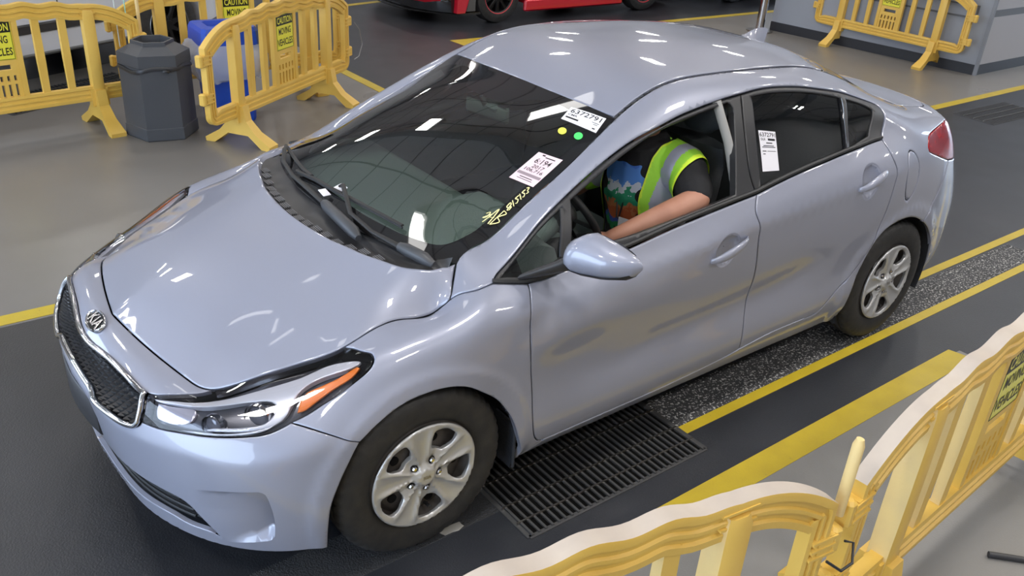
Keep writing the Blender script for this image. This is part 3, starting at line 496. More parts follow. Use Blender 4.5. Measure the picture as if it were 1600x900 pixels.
for u0,v0,rr in ((.838,.752,.036),(.70,.738,.030)):
    c=body(np.array([[u0,v0]]));du,dv=frame_of(body,np.array([[u0,v0]]));n=nrm(np.cross(du,dv))[0]
    ax=nrm(np.array([-.80,-.55,.10]));c=c[0]-n*.030
    e1=nrm(np.cross(ax,[0,0,1]));e2=np.cross(e1,ax)
    for s,par in ((1,hl[0]),(-1,hl[1])):
        b=MB();pr=[(rr*1.18,.012),(rr*1.22,.0),(rr*1.05,-.004),(rr,.006),(rr*.98,-.01),(rr*1.15,-.012)]
        rings=[[tuple((c+e1*math.cos(t)*r+e2*math.sin(t)*r+ax*h)*[1,s,1]) for r,h in pr] for t in lin(0,2*math.pi,29)]
        b.loft(rings,True,False);b.build('lamp_ring',M['chrome'],par,smooth=45)
        b=MB();rings=[[tuple((c+e1*math.cos(t)*rr*math.sin(q)+e2*math.sin(t)*rr*math.sin(q)+ax*(rr*.55*math.cos(q)-.006))*[1,s,1]) for t in lin(0,2*math.pi,21)[:-1]] for q in lin(.02,math.pi/2,7)]
        b.loft(rings,True,False);b.build('projector_lens',mat('projector_glass',(.16,.16,.19),.05,.2,1),par,smooth=60)
# ---- grille
gl=np.vstack([catmull(s,.012) for s in P['grille_opening'][:3]])
gi=offset_loop(np.array(loop_of(P['grille_opening'],.012)),.009,0)
p=body(gi);du,dv=frame_of(body,gi);n=nrm(np.cross(du,dv));keep=np.abs(gi[:,0])>1e-6
k0=[i for i in range(len(gi)) if keep[i] and not keep[i-1]][0];order=[(k0+i)%len(gi) for i in range(len(gi)) if keep[(k0+i)%len(gi)]]
half=[p[i]+n[i]*.004 for i in order];nn=[n[i] for i in order]
first=half[0].copy();
path=half+[q*[1,-1,1] for q in half[::-1]];path.append(path[0])
b=MB();b.tube(path,.0105,10,False,flat=.8);b.build('grille_surround',M['chrome'],car,smooth=60)
both('grille_back',panel_mesh(body,P['grille_opening'],gap=0,skirt=0,bevel=0,off=.045,step=.04,sym=0),M['dark'],car)
b=MB();gin=offset_loop(np.array(loop_of(P['grille_opening'],.012)),.014,0)
rows=lin(.53,.80,10);dU=.030
for r,v in enumerate(rows):
    for k in range(26):
        u=(k+.5*(r%2))*dU
        if not inside(gin,np.array([[max(u,.0005),v]]))[0]: continue
        q=np.array([[u,v],[u+.004,v],[u,v+.004]]);a=body(q);t1=nrm(a[1]-a[0]);t2=nrm(a[2]-a[0]);nrm_=np.cross(t1,t2);c=a[0]-nrm_*.018
        w=dU*.62;h=(rows[1]-rows[0])*.55
        pts=[c-t1*w,c+t2*h*.8,c+t1*w,c-t2*h*.8,c+nrm_*.016-t2*.002]
        for s in ((1,) if u<1e-6 else (1,-1)):
            V_=[tuple(x*[1,s,1]) for x in pts];b.add(V_,[(0,3,4),(3,2,4),(2,1,4),(1,0,4)])
gm=b.build('grille_mesh',mat('grille_black',(.016,.017,.020),.28,coat=.5),car,smooth=0);gm['kind']='stuff'
# lower intake
both('intake_back',panel_mesh(body,P['intake_opening'],gap=0,skirt=0,bevel=0,off=.035,step=.04,sym=0),mat('intake_grey',(.055,.06,.07),.5),car)
for v in (.105,.135,.165):
    us=lin(0,.60 if v<.14 else .56,40);q=body(np.c_[us,np.full(40,v)]);du,dv=frame_of(body,np.c_[us,np.full(40,v)]);n=nrm(np.cross(du,dv));q=q-n*.022
    b=MB();b.tube([tuple(x*[1,-1,1]) for x in q[::-1]]+[tuple(x) for x in q[1:]],.006,6);b.build('intake_bar',M['black'],car,smooth=60)
# emblem: chrome oval ring, black field, three chrome letters
uv=np.array([[0.,.869]]);du,dv=frame_of(body,uv);c=body(uv)[0];ty=np.array([0,-1,0.]);n=nrm(np.cross(du,dv))[0];n[1]=0;n=nrm(n);tb=np.cross(n,ty);tb*=np.sign(tb[2])
tx=ty
b=MB();rings=[[tuple(c+tx*(.066-a)*math.cos(t)+tb*(.034-a)*math.sin(t)+n*h) for a,h in ((0,0),(.001,.006),(.004,.009),(.008,.006),(.008,.001))] for t in lin(0,2*math.pi,41)]
b.loft(rings,False,False);em=b.build('emblem',M['chrome'],car,smooth=60);em['label']='chrome oval badge with three letters on black'
b=MB();b.add([tuple(c+tx*.06*math.cos(t)+tb*.029*math.sin(t)+n*.003) for t in lin(0,2*math.pi,41)[:-1]],[tuple(range(40))]);b.build('emblem_field',M['gloss'],em,smooth=0)
vt,ft=text_mesh('KIA',.052,bold=.0012)
# letter K I A: read from the front of the car
b=MB();b.add([tuple(c-ty*(-x*1.05)*1+tb*(y)+n*.0055) for x,y,z in vt],ft);b.build('emblem_letters',M['chrome'],em,smooth=0)
# front licence-plate bracket
b=MB();bx=[]
for y in lin(-.21,.21,9):
    x=-.832+.50*y*y;bx.append([(x-.006,y,.395),(x-.010,y,.40),(x-.010,y,.515),(x-.006,y,.52),(x+.012,y,.515),(x+.012,y,.38)])
b.loft(bx,True,True);b.build('plate_bracket',M['trim'],car,smooth=40)
# ---- cowl, wipers
cz=RBF(np.vstack([hood_rear-[0,0,.020],wind_base-[0,0,.014],[(.22,-.643,.925)],[(.03,0,.913),(.06,-.3,.912),(.13,-.52,.915)]]))
cow_half=smooth_half(hood_rear[:,:2],[hood_rear[-1,:2],(.238,-.640)],[(.238,-.640),wind_base[-1,:2]+[.012,0]],wind_base[::-1,:2]+[.012,0])
make('cowl_panel',panel_mesh(cz,poly_loop(cow_half),gap=0,skirt=.0,bevel=0,step=.03),M['trim'],car)
b=MB()
for k in range(16):
    y=-.46+k*.062
    for j in range(4):
        yy=y;i0=np.interp(-abs(yy),hood_rear[::-1,1],hood_rear[::-1,0])
        x=i0+.014+.007*j;z=float(cz.z(np.array([[x,-abs(yy)]]))[0])+.005
        b.box((x,yy,z),(.0035,.044,.005))
v=b.build('cowl_vent',mat('vent_grey',(.15,.15,.16),.5),car,smooth=0);v['kind']='stuff'
def on_glass(x,y,h): return (x,y,float(wind.z(np.array([[x,y]]))[0])+h)
def wiper(blade,arm,boss):
    b=MB();b.tube(arm,[.012]*2+[.009]*(len(arm)-2),8,flat=.7);w=b.build('wiper_arm',M['black'],car,smooth=50)
    b=MB();pa=[Vector(p) for p in blade]
    b.tube(blade,.008,6,flat=.6);b.tube([p-Vector((0,0,.009)) for p in pa],.004,5);b.build('wiper_blade',M['black'],w,smooth=50)
    b=MB();b.tube(boss,[.012,.022,.022,.016],10);b.build('wiper_boss',mat('wiper_boss_grey',(.05,.053,.06),.42),w,smooth=50)
wiper([on_glass(x,y,.02) for x,y in ((.118,.27),(.125,.13),(.13,0),(.145,-.15),(.165,-.30),(.185,-.41))],
 [(.165,-.615,.955),(.12,-.50,.967),(.095,-.36,.972),(.10,-.20,.978),on_glass(.145,-.06,.045),on_glass(.15,-.03,.025)],[(.17,-.63,.945),(.155,-.60,.957),(.13,-.53,.966),(.12,-.50,.967)])
wiper([on_glass(x,y,.02) for x,y in ((.22,.60),(.19,.50),(.155,.36),(.135,.25),(.128,.16))],
 [(.075,-.05,.965),(.085,.12,.968),(.09,.25,.968),(.12,.40,.972),on_glass(.17,.5,.035),on_glass(.2,.54,.02)],[(.055,-.34,.948),(.058,-.30,.956),(.07,-.08,.965),(.075,-.05,.965)])
# paper tags on the wiper
b=MB();b.box((.155,-.02,1.0),(.035,.05,.002),Matrix.Rotation(-.3,3,'Y'));b.box((.1,.0,.985),(.03,.045,.002),Matrix.Rotation(.2,3,'X'));b.build('wiper_tag',M['paper'],car,smooth=0)
# ---- door mirrors
def mirror_unit(s):
    secs=[];N=18
    for t in lin(0,1,13):
        y=-.875-.255*t;w=math.sqrt(max(0,1-(2*max(t,.0)-1)**2)) if 0 else (min(1,(t/.22))**.6*min(1,((1-t)/.30))**.55 if 0<t<1 else .03)
        cx=.535+.075*t;zc=1.008+.030*t;hx=.080*w*(1.05-.3*t);ht=float(np.interp(t,[0,.08,.3,.55,.82,.95,1],[.015,.052,.086,.068,.040,.024,.006]));hb=float(np.interp(t,[0,.08,.3,.6,.85,.95,1],[.015,.045,.062,.060,.048,.028,.006]))
        ring=[]
        for k in range(N):
            a=2*math.pi*k/N;ca=math.cos(a);sa=math.sin(a)
            ring.append((cx+(hx*.55*ca if ca>0 else hx*1.15*ca),s*-y*-1,zc+(hb if sa<0 else ht)*sa))
        secs.append(ring)
    b=MB();b.loft(secs,True,True);o=b.build('door_mirror',PA,car,smooth=60)
    b=MB()
    low=[[(x,y+0,z) if z<zz else (x,y,z) for x,y,z in r] for r,zz in ((secs[i],0) for i in range(13))]
    for r in secs[1:-1]:
        pass
    rl=[]
    for r in secs[1:-1]:
        cxm=sum(p[0] for p in r)/N;cz_=sum(p[2] for p in r)/N
        pts=sorted(range(N),key=lambda k:k)
        seg=[r[k] for k in range(N//2+2,N-1)]
        rl.append([(cxm+(x-cxm)*1.03,y,cz_+(z-cz_)*1.05) for x,y,z in seg])
    b.loft(rl,False,False);b.build('mirror_lower_trim',M['black'],o,smooth=60)
    g=[]
    for r in secs[2:-2]:
        cz_=sum(p[2] for p in r)/N;xm=max(p[0] for p in r);h=max(p[2] for p in r)-cz_
        g.append([(xm-.004,r[0][1],cz_-h*.78),(xm+.003,r[0][1],cz_),(xm-.004,r[0][1],cz_+h*.78)])
    b=MB();b.loft(g,False,False);b.build('mirror_glass',M['chrome'],o,smooth=60)
    b=MB();fo=[]
    for t in lin(0,1,6):
        y=-.80-.10*t;cx=.46+.085*t;zc=.915+.065*t;hx=.075-.035*t;hz=.018+.012*t
        fo.append([(cx+hx*math.cos(a),s*-y*-1,zc+hz*math.sin(a)) for a in lin(0,2*math.pi,15)[:-1]])
    b.loft(fo,True,True);b.build('mirror_foot',M['trim'],o,smooth=60)
mirror_unit(1)
# ---- door handles with their finger bowls
def handle(u0,v0,door,slope):
    bowl=[(u0-.045+.055*math.cos(t),v0+.004+.042*math.sin(t)) for t in lin(0,2*math.pi,25)]
    def bd(q): d=np.hypot((q[:,0]-(u0-.045))/.055,(q[:,1]-v0-.004)/.042);return -.0015+.0065*np.clip(1-d**2,0,1)**.5*0-.0+0*d
    uvs=[(u0-.115+.20*t,v0-.010+slope*t) for t in lin(0,1,13)]
    p=body(np.array(uvs));du,dv=frame_of(body,np.array(uvs));n=nrm(np.cross(du,dv));tv=nrm(dv)
    rings=[];
    for k,t in enumerate(lin(0,1,13)):
        w=.020*(math.sin(math.pi*min(1,max(0,t*.92+.06)))**.45);lift=.003+.024*math.sin(math.pi*t)**.5
        rings.append([p[k]+tv[k]*w*math.cos(a)+n[k]*(lift+.013*math.sin(a)*(w/.020)) for a in lin(0,2*math.pi,13)[:-1]])
    for s,d in ((1,door[0]),(-1,door[1])):
        b=MB();b.loft([[tuple(q*[1,s,1]) for q in r] for r in rings],True,True);b.build('door_handle',PA,d,smooth=60)
    def bowlfn(q): return body(q)
    dm=panel_mesh(body,[bowl],gap=0,skirt=0,bevel=0,step=.008,bstep=.008,depth=lambda q:-.0012+.0*q[:,0])
    return bowl
# real recessed bowls need holes in the doors: rebuild both door skins with them
for o in list(fdo)+list(rdo): bpy.data.objects.remove(o)
def bowl_loop(u0,v0): return [[(u0-.02+.062*math.cos(t),v0+.002+.046*math.sin(t)) for t in lin(0,2*math.pi,29)]]
HF=(2.759,.538);HR=(3.682,.567)
fdo=pair('front_door',panel_mesh(body,P['front_door'],[bowl_loop(*HF)],hole_skirt=[.002]),PA,car)
rdo=pair('rear_door',panel_mesh(body,P['rear_door'],[bowl_loop(*HR)],hole_skirt=[.002]),PA,car)
for (u0,v0),door,sl_ in ((HF,fdo,.024),(HR,rdo,.018)):
    handle(u0,v0,door,sl_)
    bd=lambda q,u0=u0,v0=v0: .002+.022*np.clip(1-(((q[:,0]-u0+.02)/.062)**2+((q[:,1]-v0-.002)/.046)**2),0,1)**.6
    d=panel_mesh(body,bowl_loop(u0,v0),gap=-.003,skirt=0,bevel=0,step=.007,bstep=.012,depth=bd)
    make('handle_bowl',d,PA,door[0]);make('handle_bowl',mirror(*d),PA,door[1])
# ---- wheels
def tyre_mesh():
    b=MB();n=150;prof=[]
    half=[(.192,-.074),(.205,-.088),(.235,-.0965),(.262,-.0975),(.285,-.094),(.302,-.086),(.3125,-.074),(.3165,-.060),(.3168,-.052),(.310,-.050),(.310,-.043),(.317,-.041),(.3175,-.020),(.311,-.018),(.311,-.009),(.3178,-.007),(.3178,0)]
    prof=half+[(r,-h) for r,h in half[-2::-1]]
    rings=[]
    for k in range(n+1):
        a=2*math.pi*k/n;ring=[]
        for i,(r,h) in enumerate(prof):
            if abs(h)>.046 and r>.300 and k%3==0: r-=.0055
            ring.append((r*math.cos(a),h,r*math.sin(a)))
        rings.append(ring)
    b.loft(rings,False,False);return b
WIN=[math.radians(62+72*k) for k in range(5)]
def hub_h(q):
    q=np.atleast_2d(q);r=np.hypot(q[:,0],q[:,1]);th=np.arctan2(q[:,1],q[:,0])
    d=np.min([np.abs((th-w+math.pi)%(2*math.pi)-math.pi) for w in WIN],axis=0)   # 0 at window, 36deg on spoke axis
    s=d/math.radians(36)
    base=np.interp(r,[0,.03,.034,.05,.08,.12,.165,.185,.193,.200],[.016,.016,.012,.002,.001,.004,.008,.010,.011,.004])
    valley=.010*np.clip(s-.35,0,1)*np.interp(r,[.03,.06,.15,.19],[0,1,.8,0])
    ridge=.006*np.exp(-((s-.62)/.10)**2)*np.interp(r,[.035,.07,.15,.185],[0,1,1,0])
    dish=-.012*np.clip(1-s/.45,0,1)*np.interp(r,[.04,.06,.11,.16,.19],[0,.6,1,1,0])
    return np.c_[q[:,0],-(base+.004-valley*.6+ridge*1.3+dish),q[:,1]]
def hub_mesh():
    out=[[(.199*math.cos(t),.199*math.sin(t)) for t in lin(0,2*math.pi,73)]];holes=[]
    for w in WIN:
        pr=[(.100,-.20),(.100,.20),(.125,.30),(.155,.31),(.170,.27),(.176,.0),(.170,-.27),(.155,-.31),(.125,-.30)]
        pp=[(r*math.cos(w+a),r*math.sin(w+a)) for r,a in pr];holes.append([pp+[pp[0]]])
        c=(.057*math.cos(w),.057*math.sin(w));holes.append([[(c[0]+.0125*math.cos(t),c[1]+.0125*math.sin(t)) for t in lin(0,2*math.pi,17)]])
    return panel_mesh(hub_h,out,holes,gap=0,skirt=.012,step=.009,bstep=.010,bevel=.0015,hole_skirt=[.016,.012]*5)
tm=tyre_mesh();hm=hub_mesh()
def wheel(x,s):
    w=tm.build('wheel',M['rubber'],car,smooth=40) if not WH else WH[0].copy()
    if WH: COL.objects.link(w)
    w.location=(x,.775*s,.3205);w.rotation_euler=(0,0,0 if s<0 else math.pi)
    if WH:
        for ch in list(WH[0].children): c=ch.copy();COL.objects.link(c);c.parent=w
    else:
        WH.append(w)
        h=make('hubcap',hm,M['hub'],w);h.location=(0,-.088,0);h['label']='silver five-spoke wheel cover'
        b=MB();b.lathe([(.0,-.050),(.05,-.050),(.06,-.062),(.10,-.066),(.15,-.060),(.175,-.045),(.19,-.082),(.20,-.080)],48);b.build('wheel_rim',M['wheelsteel'],w,smooth=40)
        for a in WIN: b=MB();b.lathe([(.0,-.0675),(.016,-.0675),(.016,-.060)],14,'y',(.128*math.cos(a+.12),0,.128*math.sin(a+.12)));b.build('rim_hole',M['dark'],w,smooth=0)
        for a in WIN:
            b=MB();b.lathe([(.0,-.098),(.006,-.098),(.0095,-.094),(.0095,-.06)],6,'y',(.057*math.cos(a),0,.057*math.sin(a)));b.build('lug_nut',M['chrome'],w,smooth=30)
        a=WIN[3];b=MB();b.tube([(.150*math.cos(a),-.06,.150*math.sin(a)),(.143*math.cos(a),-.095,.143*math.sin(a))],.006,8);b.build('valve',M['black'],w,smooth=50)
        vt,ft=text_mesh('KIA',.018,bold=.0006);b=MB();b.add([(x_,-.1095,y_) for x_,y_,z_ in vt],ft);b.build('hubcap_letters',M['steel'],w,smooth=0)
    return w
WH=[]
for x,s in ((0,-1),(2.70,-1),(0,1),(2.70,1)): wheel(x,s)
# splash guard behind the near front wheel
for s in (-1,1):
    b=MB();b.rbox((.382,s*.80,.27),(.014,.12,.20),.005);b.build('splash_guard',M['liner'],car,smooth=30)
# ---- cabin
def rb(name,c,d,m,par,r=.03,rot=None): b=MB();b.rbox(c,d,r,rot);return b.build(name,m,par,smooth=50)
b=MB();secs=[]
for y in lin(-.66,.66,25):
    hump=.075*math.exp(-((y+.37)/.16)**4);k=max(0,abs(y)-.35)*.55
    secs.append([(.08+k*1.2,y,.885-k*.2),(.16+k,y,.915-k*.25),(.30+k*.6,y,.935-k*.1),(.47,y,.93+hump),(.60,y,.925+hump),(.66,y,.90+hump*.8),(.70,y,.80),(.66,y,.55),(.10,y,.55)])
b.loft(secs,True,True);b.build('dashboard',M['dash'],car,smooth=50)
ry=lambda a:Matrix.Rotation(a,3,'Y')
def seat(y,name,x=1.30):
    secs=[]
    b=MB();
    for t in lin(0,1,7): 
        z=.44+.04*math.sin(math.pi*t);hw=.25*(.86+.14*math.sin(math.pi*t)**.5);xx=x-.30+.52*t
        secs.append([(xx,y+hw*math.cos(a),z+(.085 if math.sin(a)>0 else .10)*math.sin(a)*(1-.25*math.cos(a)**2)) for a in lin(0,2*math.pi,17)[:-1]])
    b.loft(secs,True,True);o=b.build(name,M['cloth'],car,smooth=60)
    b=MB();secs=[]
    for t in lin(0,1,9):
        z=.48+.60*t;xx=x+.20+.17*t;hw=(.255-.05*t**3)*(1 if t<.95 else .9);th=.075-.02*t
        secs.append([(xx+th*math.sin(a)+(.03*abs(math.cos(a))**3*-1),y+hw*math.cos(a),z) for a in lin(0,2*math.pi,17)[:-1]])
    b.loft(secs,True,True);b.build('seat_back',M['cloth'],o,smooth=60)
    b=MB();secs=[]
    for t in lin(0,1,7):
        s_=math.sin(math.pi*(.08+.84*t))**.4;z=1.11+.17*t
        secs.append([(x+.385+.03*t+.05*s_*math.sin(a),y+.125*s_*math.cos(a),z) for a in lin(0,2*math.pi,15)[:-1]])
    b.loft(secs,True,True);b.build('headrest',M['cloth'],o,smooth=60)
    return o
seat(-.37,'driver_seat');seat(.37,'passenger_seat')
b=MB();b.rbox((2.12,0,.45),(.52,1.25,.20),.06);rs=b.build('rear_bench',M['cloth'],car,smooth=50)
b=MB();b.rbox((2.45,0,.76),(.16,1.22,.62),.06,ry(.38));b.build('seat_back',M['cloth'],rs,smooth=50)
for y in (-.38,.38): b=MB();b.rbox((2.62,y,1.10),(.09,.24,.14),.035,ry(.2));b.build('headrest',M['cloth'],rs,smooth=50)
rb('parcel_shelf',(2.80,0,1.03),(.42,1.15,.03),M['cloth'],car,.01)
rb('centre_console',(1.15,0,.50),(.75,.20,.22),M['dash'],car,.03)
make('headliner',panel_mesh(roof,poly_loop(roof_half),gap=.03,skirt=0,bevel=0,off=.05,step=.08),M['headliner'],car)
for s in (-1,1):   # light pillar trims inside the door openings
    b=MB();b.tube([(1.50,s*.765,.98),(1.475,s*.70,1.18),(1.455,s*.625,1.325)],.022,8,flat=.6);b.build('pillar_trim',M['beige'],car,smooth=50)
    b=MB();b.tube([(.40,s*.665,.93),(.62,s*.60,1.04),(.95,s*.525,1.215)],.022,8,flat=.6);b.build('pillar_trim',M['beige'],car,smooth=50)
    rb('door_lining',(1.10,s*.765,.74),(1.1,.03,.30),M['dash'],car,.02)
b=MB();c0=Vector((.96,-.37,.865));ax=Vector((.86,0,.51)).normalized();e1=Vector((0,1,0));e2=ax.cross(e1).normalized()
b.lathe([(0,0)],3) if 0 else None
ring=[c0+(e1*math.cos(t)+e2*math.sin(t))*.183 for t in lin(0,2*math.pi,41)]
b.tube(ring,.0155,8,False);sw=b.build('steering_wheel',M['black'],car,smooth=60)
b=MB();b.sphere(tuple(c0-ax*.02),(.05,.075,.07));b.build('airbag_cover',M['black'],sw,smooth=60)
for t in (0,math.pi,-math.pi/2): b=MB();b.tube([c0-ax*.01+(e1*math.cos(t)+e2*math.sin(t))*.05,c0+(e1*math.cos(t)+e2*math.sin(t))*.178],.013,6,flat=.5);b.build('wheel_spoke',M['black'],sw,smooth=60)
b=MB();b.tube([c0-ax*.05,c0-ax*.30],.035,8);b.build('steering_column',M['dash'],sw,smooth=50)
mc=Vector((.80,-.03,1.215));rm=rb('rear_view_mirror',tuple(mc),(.028,.24,.065),M['dash'],car,.012,Matrix.Rotation(.15,3,'Z'))
b=MB();b.tube([mc+Vector((-.01,0,.02)),Vector((.79,0,1.262))],.012,8);b.build('mirror_stalk',M['black'],rm,smooth=50)

b=MB();b.rbox((.835,-.05,1.245),(.10,.10,.035),.01,Matrix.Rotation(-.4,3,'Y'));b.build('sensor_cover',M['dash'],rm,smooth=40)
# ================================================================ setting: floor coats, painted lines, walls, ceiling
def floor_mat(name,c1,c2,rough,scale,bump,fleck=None):
    m=bpy.data.materials.new(name);m.use_nodes=True;t=m.node_tree;b=t.nodes['Principled BSDF'];L=t.links.new
    tc=t.nodes.new('ShaderNodeTexCoord')
    def noise(s,d,r=.6):
        n=t.nodes.new('ShaderNodeTexNoise');n.inputs['Scale'].default_value=s;n.inputs['Detail'].default_value=d;n.inputs['Roughness'].default_value=r;L(tc.outputs['Object'],n.inputs['Vector']);return n
    def rng(o,a,b_,lo=0,hi=1):
        r=t.nodes.new('ShaderNodeMapRange');r.inputs['From Min'].default_value=a;r.inputs['From Max'].default_value=b_;r.inputs['To Min'].default_value=lo;r.inputs['To Max'].default_value=hi;L(o,r.inputs['Value']);return r.outputs['Result']
    mx=t.nodes.new('ShaderNodeMix');mx.data_type='RGBA';mx.inputs['A'].default_value=c1+(1,);mx.inputs['B'].default_value=c2+(1,)
    L(rng(noise(scale,7,.5).outputs['Fac'],.25,.8),mx.inputs['Factor']);col=mx.outputs['Result']
    if fleck:
        n=noise(fleck[0],3,.7);m2=t.nodes.new('ShaderNodeMix');m2.data_type='RGBA';L(col,m2.inputs['A']);m2.inputs['B'].default_value=fleck[1]+(1,)
        L(rng(n.outputs['Fac'],fleck[2],fleck[2]+.06),m2.inputs['Factor']);col=m2.outputs['Result']
    L(col,b.inputs['Base Color'])
    L(rng(noise(scale*.8,2).outputs['Fac'],.2,.8,rough*.85,rough*1.2),b.inputs['Roughness'])
    bp=t.nodes.new('ShaderNodeBump');bp.inputs['Strength'].default_value=bump;bp.inputs['Distance'].default_value=.004;L(noise(140,3).outputs['Fac'],bp.inputs['Height']);L(bp.outputs['Normal'],b.inputs['Normal'])
    return m
F_GREY=floor_mat('grey_epoxy_floor',(.165,.156,.146),(.215,.203,.188),.30,1.1,.10)
F_DARK=floor_mat('dark_epoxy_lane',(.016,.018,.023),(.030,.032,.038),.33,1.7,.35,(210,(.11,.11,.12),.70))
F_WEAR=floor_mat('worn_anti_slip_strip',(.022,.023,.026),(.04,.04,.042),.7,4,.5,(85,(.52,.51,.49),.56))
F_WALK=floor_mat('walkway_concrete',(.185,.18,.172),(.22,.214,.205),.5,1.3,.3)
F_YEL=floor_mat('yellow_line_paint',(.52,.385,.022),(.44,.32,.02),.4,9,.3,(60,(.22,.17,.06),.68))
def slab(name,pts,z0,z1,m,kind=None,label=None,cat=None,group=None):
    b=MB();n=len(pts);b.add([(x,y,z0) for x,y in pts]+[(x,y,z1) for x,y in pts],[tuple(range(n-1,-1,-1)),tuple(range(n,2*n))]+[(i,(i+1)%n,(i+1)%n+n,i+n) for i in range(n)])
    o=b.build(name,m,None,smooth=0)
    if kind: o['kind']=kind
    if label: tag(o,label,cat,group)
    return o
X0,X1,Y0,Y1=-6.6,21.,-6.2,14.
slab('floor',[(X0,Y0),(X1,Y0),(X1,Y1),(X0,Y1)],-.12,0,F_GREY,'structure')
slab('floor',[(X0,-1.17),(2.99,-1.2),(2.99,-1.42),(X1,-1.42),(X1,1.33),(X0,1.42)],-.05,.0012,F_DARK,'structure')
slab('floor',[(2.76,1.6),(4.56,1.6),(4.56,5.62),(X1,5.62),(X1,9.3),(2.76,9.3)],-.05,.0012,F_DARK,'structure')
slab('floor',[(-3.5,3.75),(-3.1,3.1+1.3),(1.55,6.35),(3.0,7.0),(2.2,8.9),(-5,5.8)],-.05,.0011,F_DARK,'structure')
def line(a,b_,w,label,z=.0026):
    a=np.array(a);b_=np.array(b_);d=nrm(b_-a);n=np.array([-d[1],d[0]])*w/2
    return slab('floor_line',[tuple(a-n),tuple(b_-n),tuple(b_+n),tuple(a+n)],.0005,z,F_YEL,None,label,'floor line')
slab('floor',[(X0,Y0),(X1,Y0),(X1,-1.42),(2.99,-1.42),(2.99,-1.2),(X0,-1.17)],-.05,.0010,F_WALK,'structure')
line((X0,1.50),(X1,1.34),.095,'long yellow line on the floor along the far side of the black lane')
line((1.262,-.895),(X1,-.875),.052,'thin yellow line just outside the tyres on the near side of the sedan',.0030)
line((2.9,-.615),(X1,-.60),.055,'thin yellow line running back from under the rear tyre of the sedan')
slab('floor_line',[(X0,-1.22),(X0,-1.32),(2.975,-1.285),(2.945,-1.165)],.0005,.0028,F_YEL,None,'wide yellow line with a square end beside the near barriers','floor line')
line((2.72,5.0),(2.72,1.5),.10,'yellow line crossing the floor behind the folded pair of barriers')
slab('floor_line',[(4.45,5.68),(X1,5.50),(X1,5.40),(4.75,5.56)],.0005,.0028,F_YEL,None,'thin yellow line on the floor between the red sports car and the booth','floor line')
slab('floor_line',[(4.45,5.68),(4.75,5.56),(4.72,1.5),(4.62,1.5)],.0005,.0029,F_YEL,None,'slanted yellow line whose tip shows past the sedan roof','floor line')
line((2.9,7.62),(4.9,8.02),.10,'short yellow line by the splitter of the red sports car')
slab('worn_strip',[(1.262,-.868),(4.6,-.86),(4.6,-.66),(1.262,-.66)],.0005,.0021,F_WEAR,None,'worn grey anti-slip strip speckled white beside the sedan','floor strip')
slab('worn_strip',[(-2.5,-.868),(.33,-.868),(.33,-.66),(-2.5,-.66)],.0005,.0019,mat('worn_black_strip',(.018,.019,.022),.75,bump=.8,bscale=160),None,'rough black anti-slip strip under the front tyre of the sedan','floor strip')
def blot(x,y,r,lab):
    random.seed(int(x*100));pts=[(x+r*(1+.5*random.random())*math.cos(t)*1.6,y+r*(.6+.5*random.random())*math.sin(t)) for t in lin(0,2*math.pi,12)[:-1]]
    slab('paint_blotch',pts,.0005,.0024,mat('pale_blotch',(.28,.27,.25),.8),None,lab,'stain')
blot(.13,-.845,.024,'pale grey blotch on the floor under the front tyre')
# ---- slotted floor drains
GR=mat('grate_steel',(.11,.11,.112),.42,.6);PIT=mat('pit_black',(.003,.003,.003),.9,spec=.1)
def grate(x0,x1,y0,y1,nx,long_bars,label,edge=.018,rz=0,piv=(0,0)):
    g=thing('floor_grate',label,'drain grate',((x0+x1)/2,(y0+y1)/2,0),rz)
    w=x1-x0;h=y1-y0
    b=MB();b.box((0,0,-.028),(w,h,.06));b.build('grate_pit',PIT,g,smooth=0)
    b=MB()
    for c,d in (((0,h/2,.002),(w,edge,.006)),((0,-h/2,.002),(w,edge,.006)),((w/2,0,.002),(edge,h,.006)),((-w/2,0,.002),(edge,h,.006))): b.box(c,d)
    b.build('grate_frame',GR,g,smooth=0)
    me=None
    for k in range(nx):
        x=-w/2+w*(k+.5)/nx
        if me is None: b=MB();b.box((0,0,0),(.009,h,.014));o=b.build('grate_bar',GR,g,smooth=0);me=o.data
        else: o=bpy.data.objects.new('grate_bar',me);COL.objects.link(o);o.parent=g
        o.location=(x,0,.0035)
    me=None
    for yy in long_bars:
        if me is None: b=MB();b.box((0,0,0),(w,.007,.008));o=b.build('grate_rail',M['steel'],g,smooth=0);me=o.data
        else: o=bpy.data.objects.new('grate_rail',me);COL.objects.link(o);o.parent=g
        o.location=(0,yy*h,.010)
    return g
grate(.336,1.258,-1.035,-.42,30,(-.38,-.23,.0,.25),'long black slotted drain grate in the floor beside the front wheel')
grate(7.36,8.3,.80,1.19,30,(-.25,0,.25),'far dark drain grate beyond the rear of the sedan',rz=-.03)
grate(-.35,.95,4.98,5.45,36,(-.3,0,.3),'drain grate in the floor under the white vehicle',rz=.42)
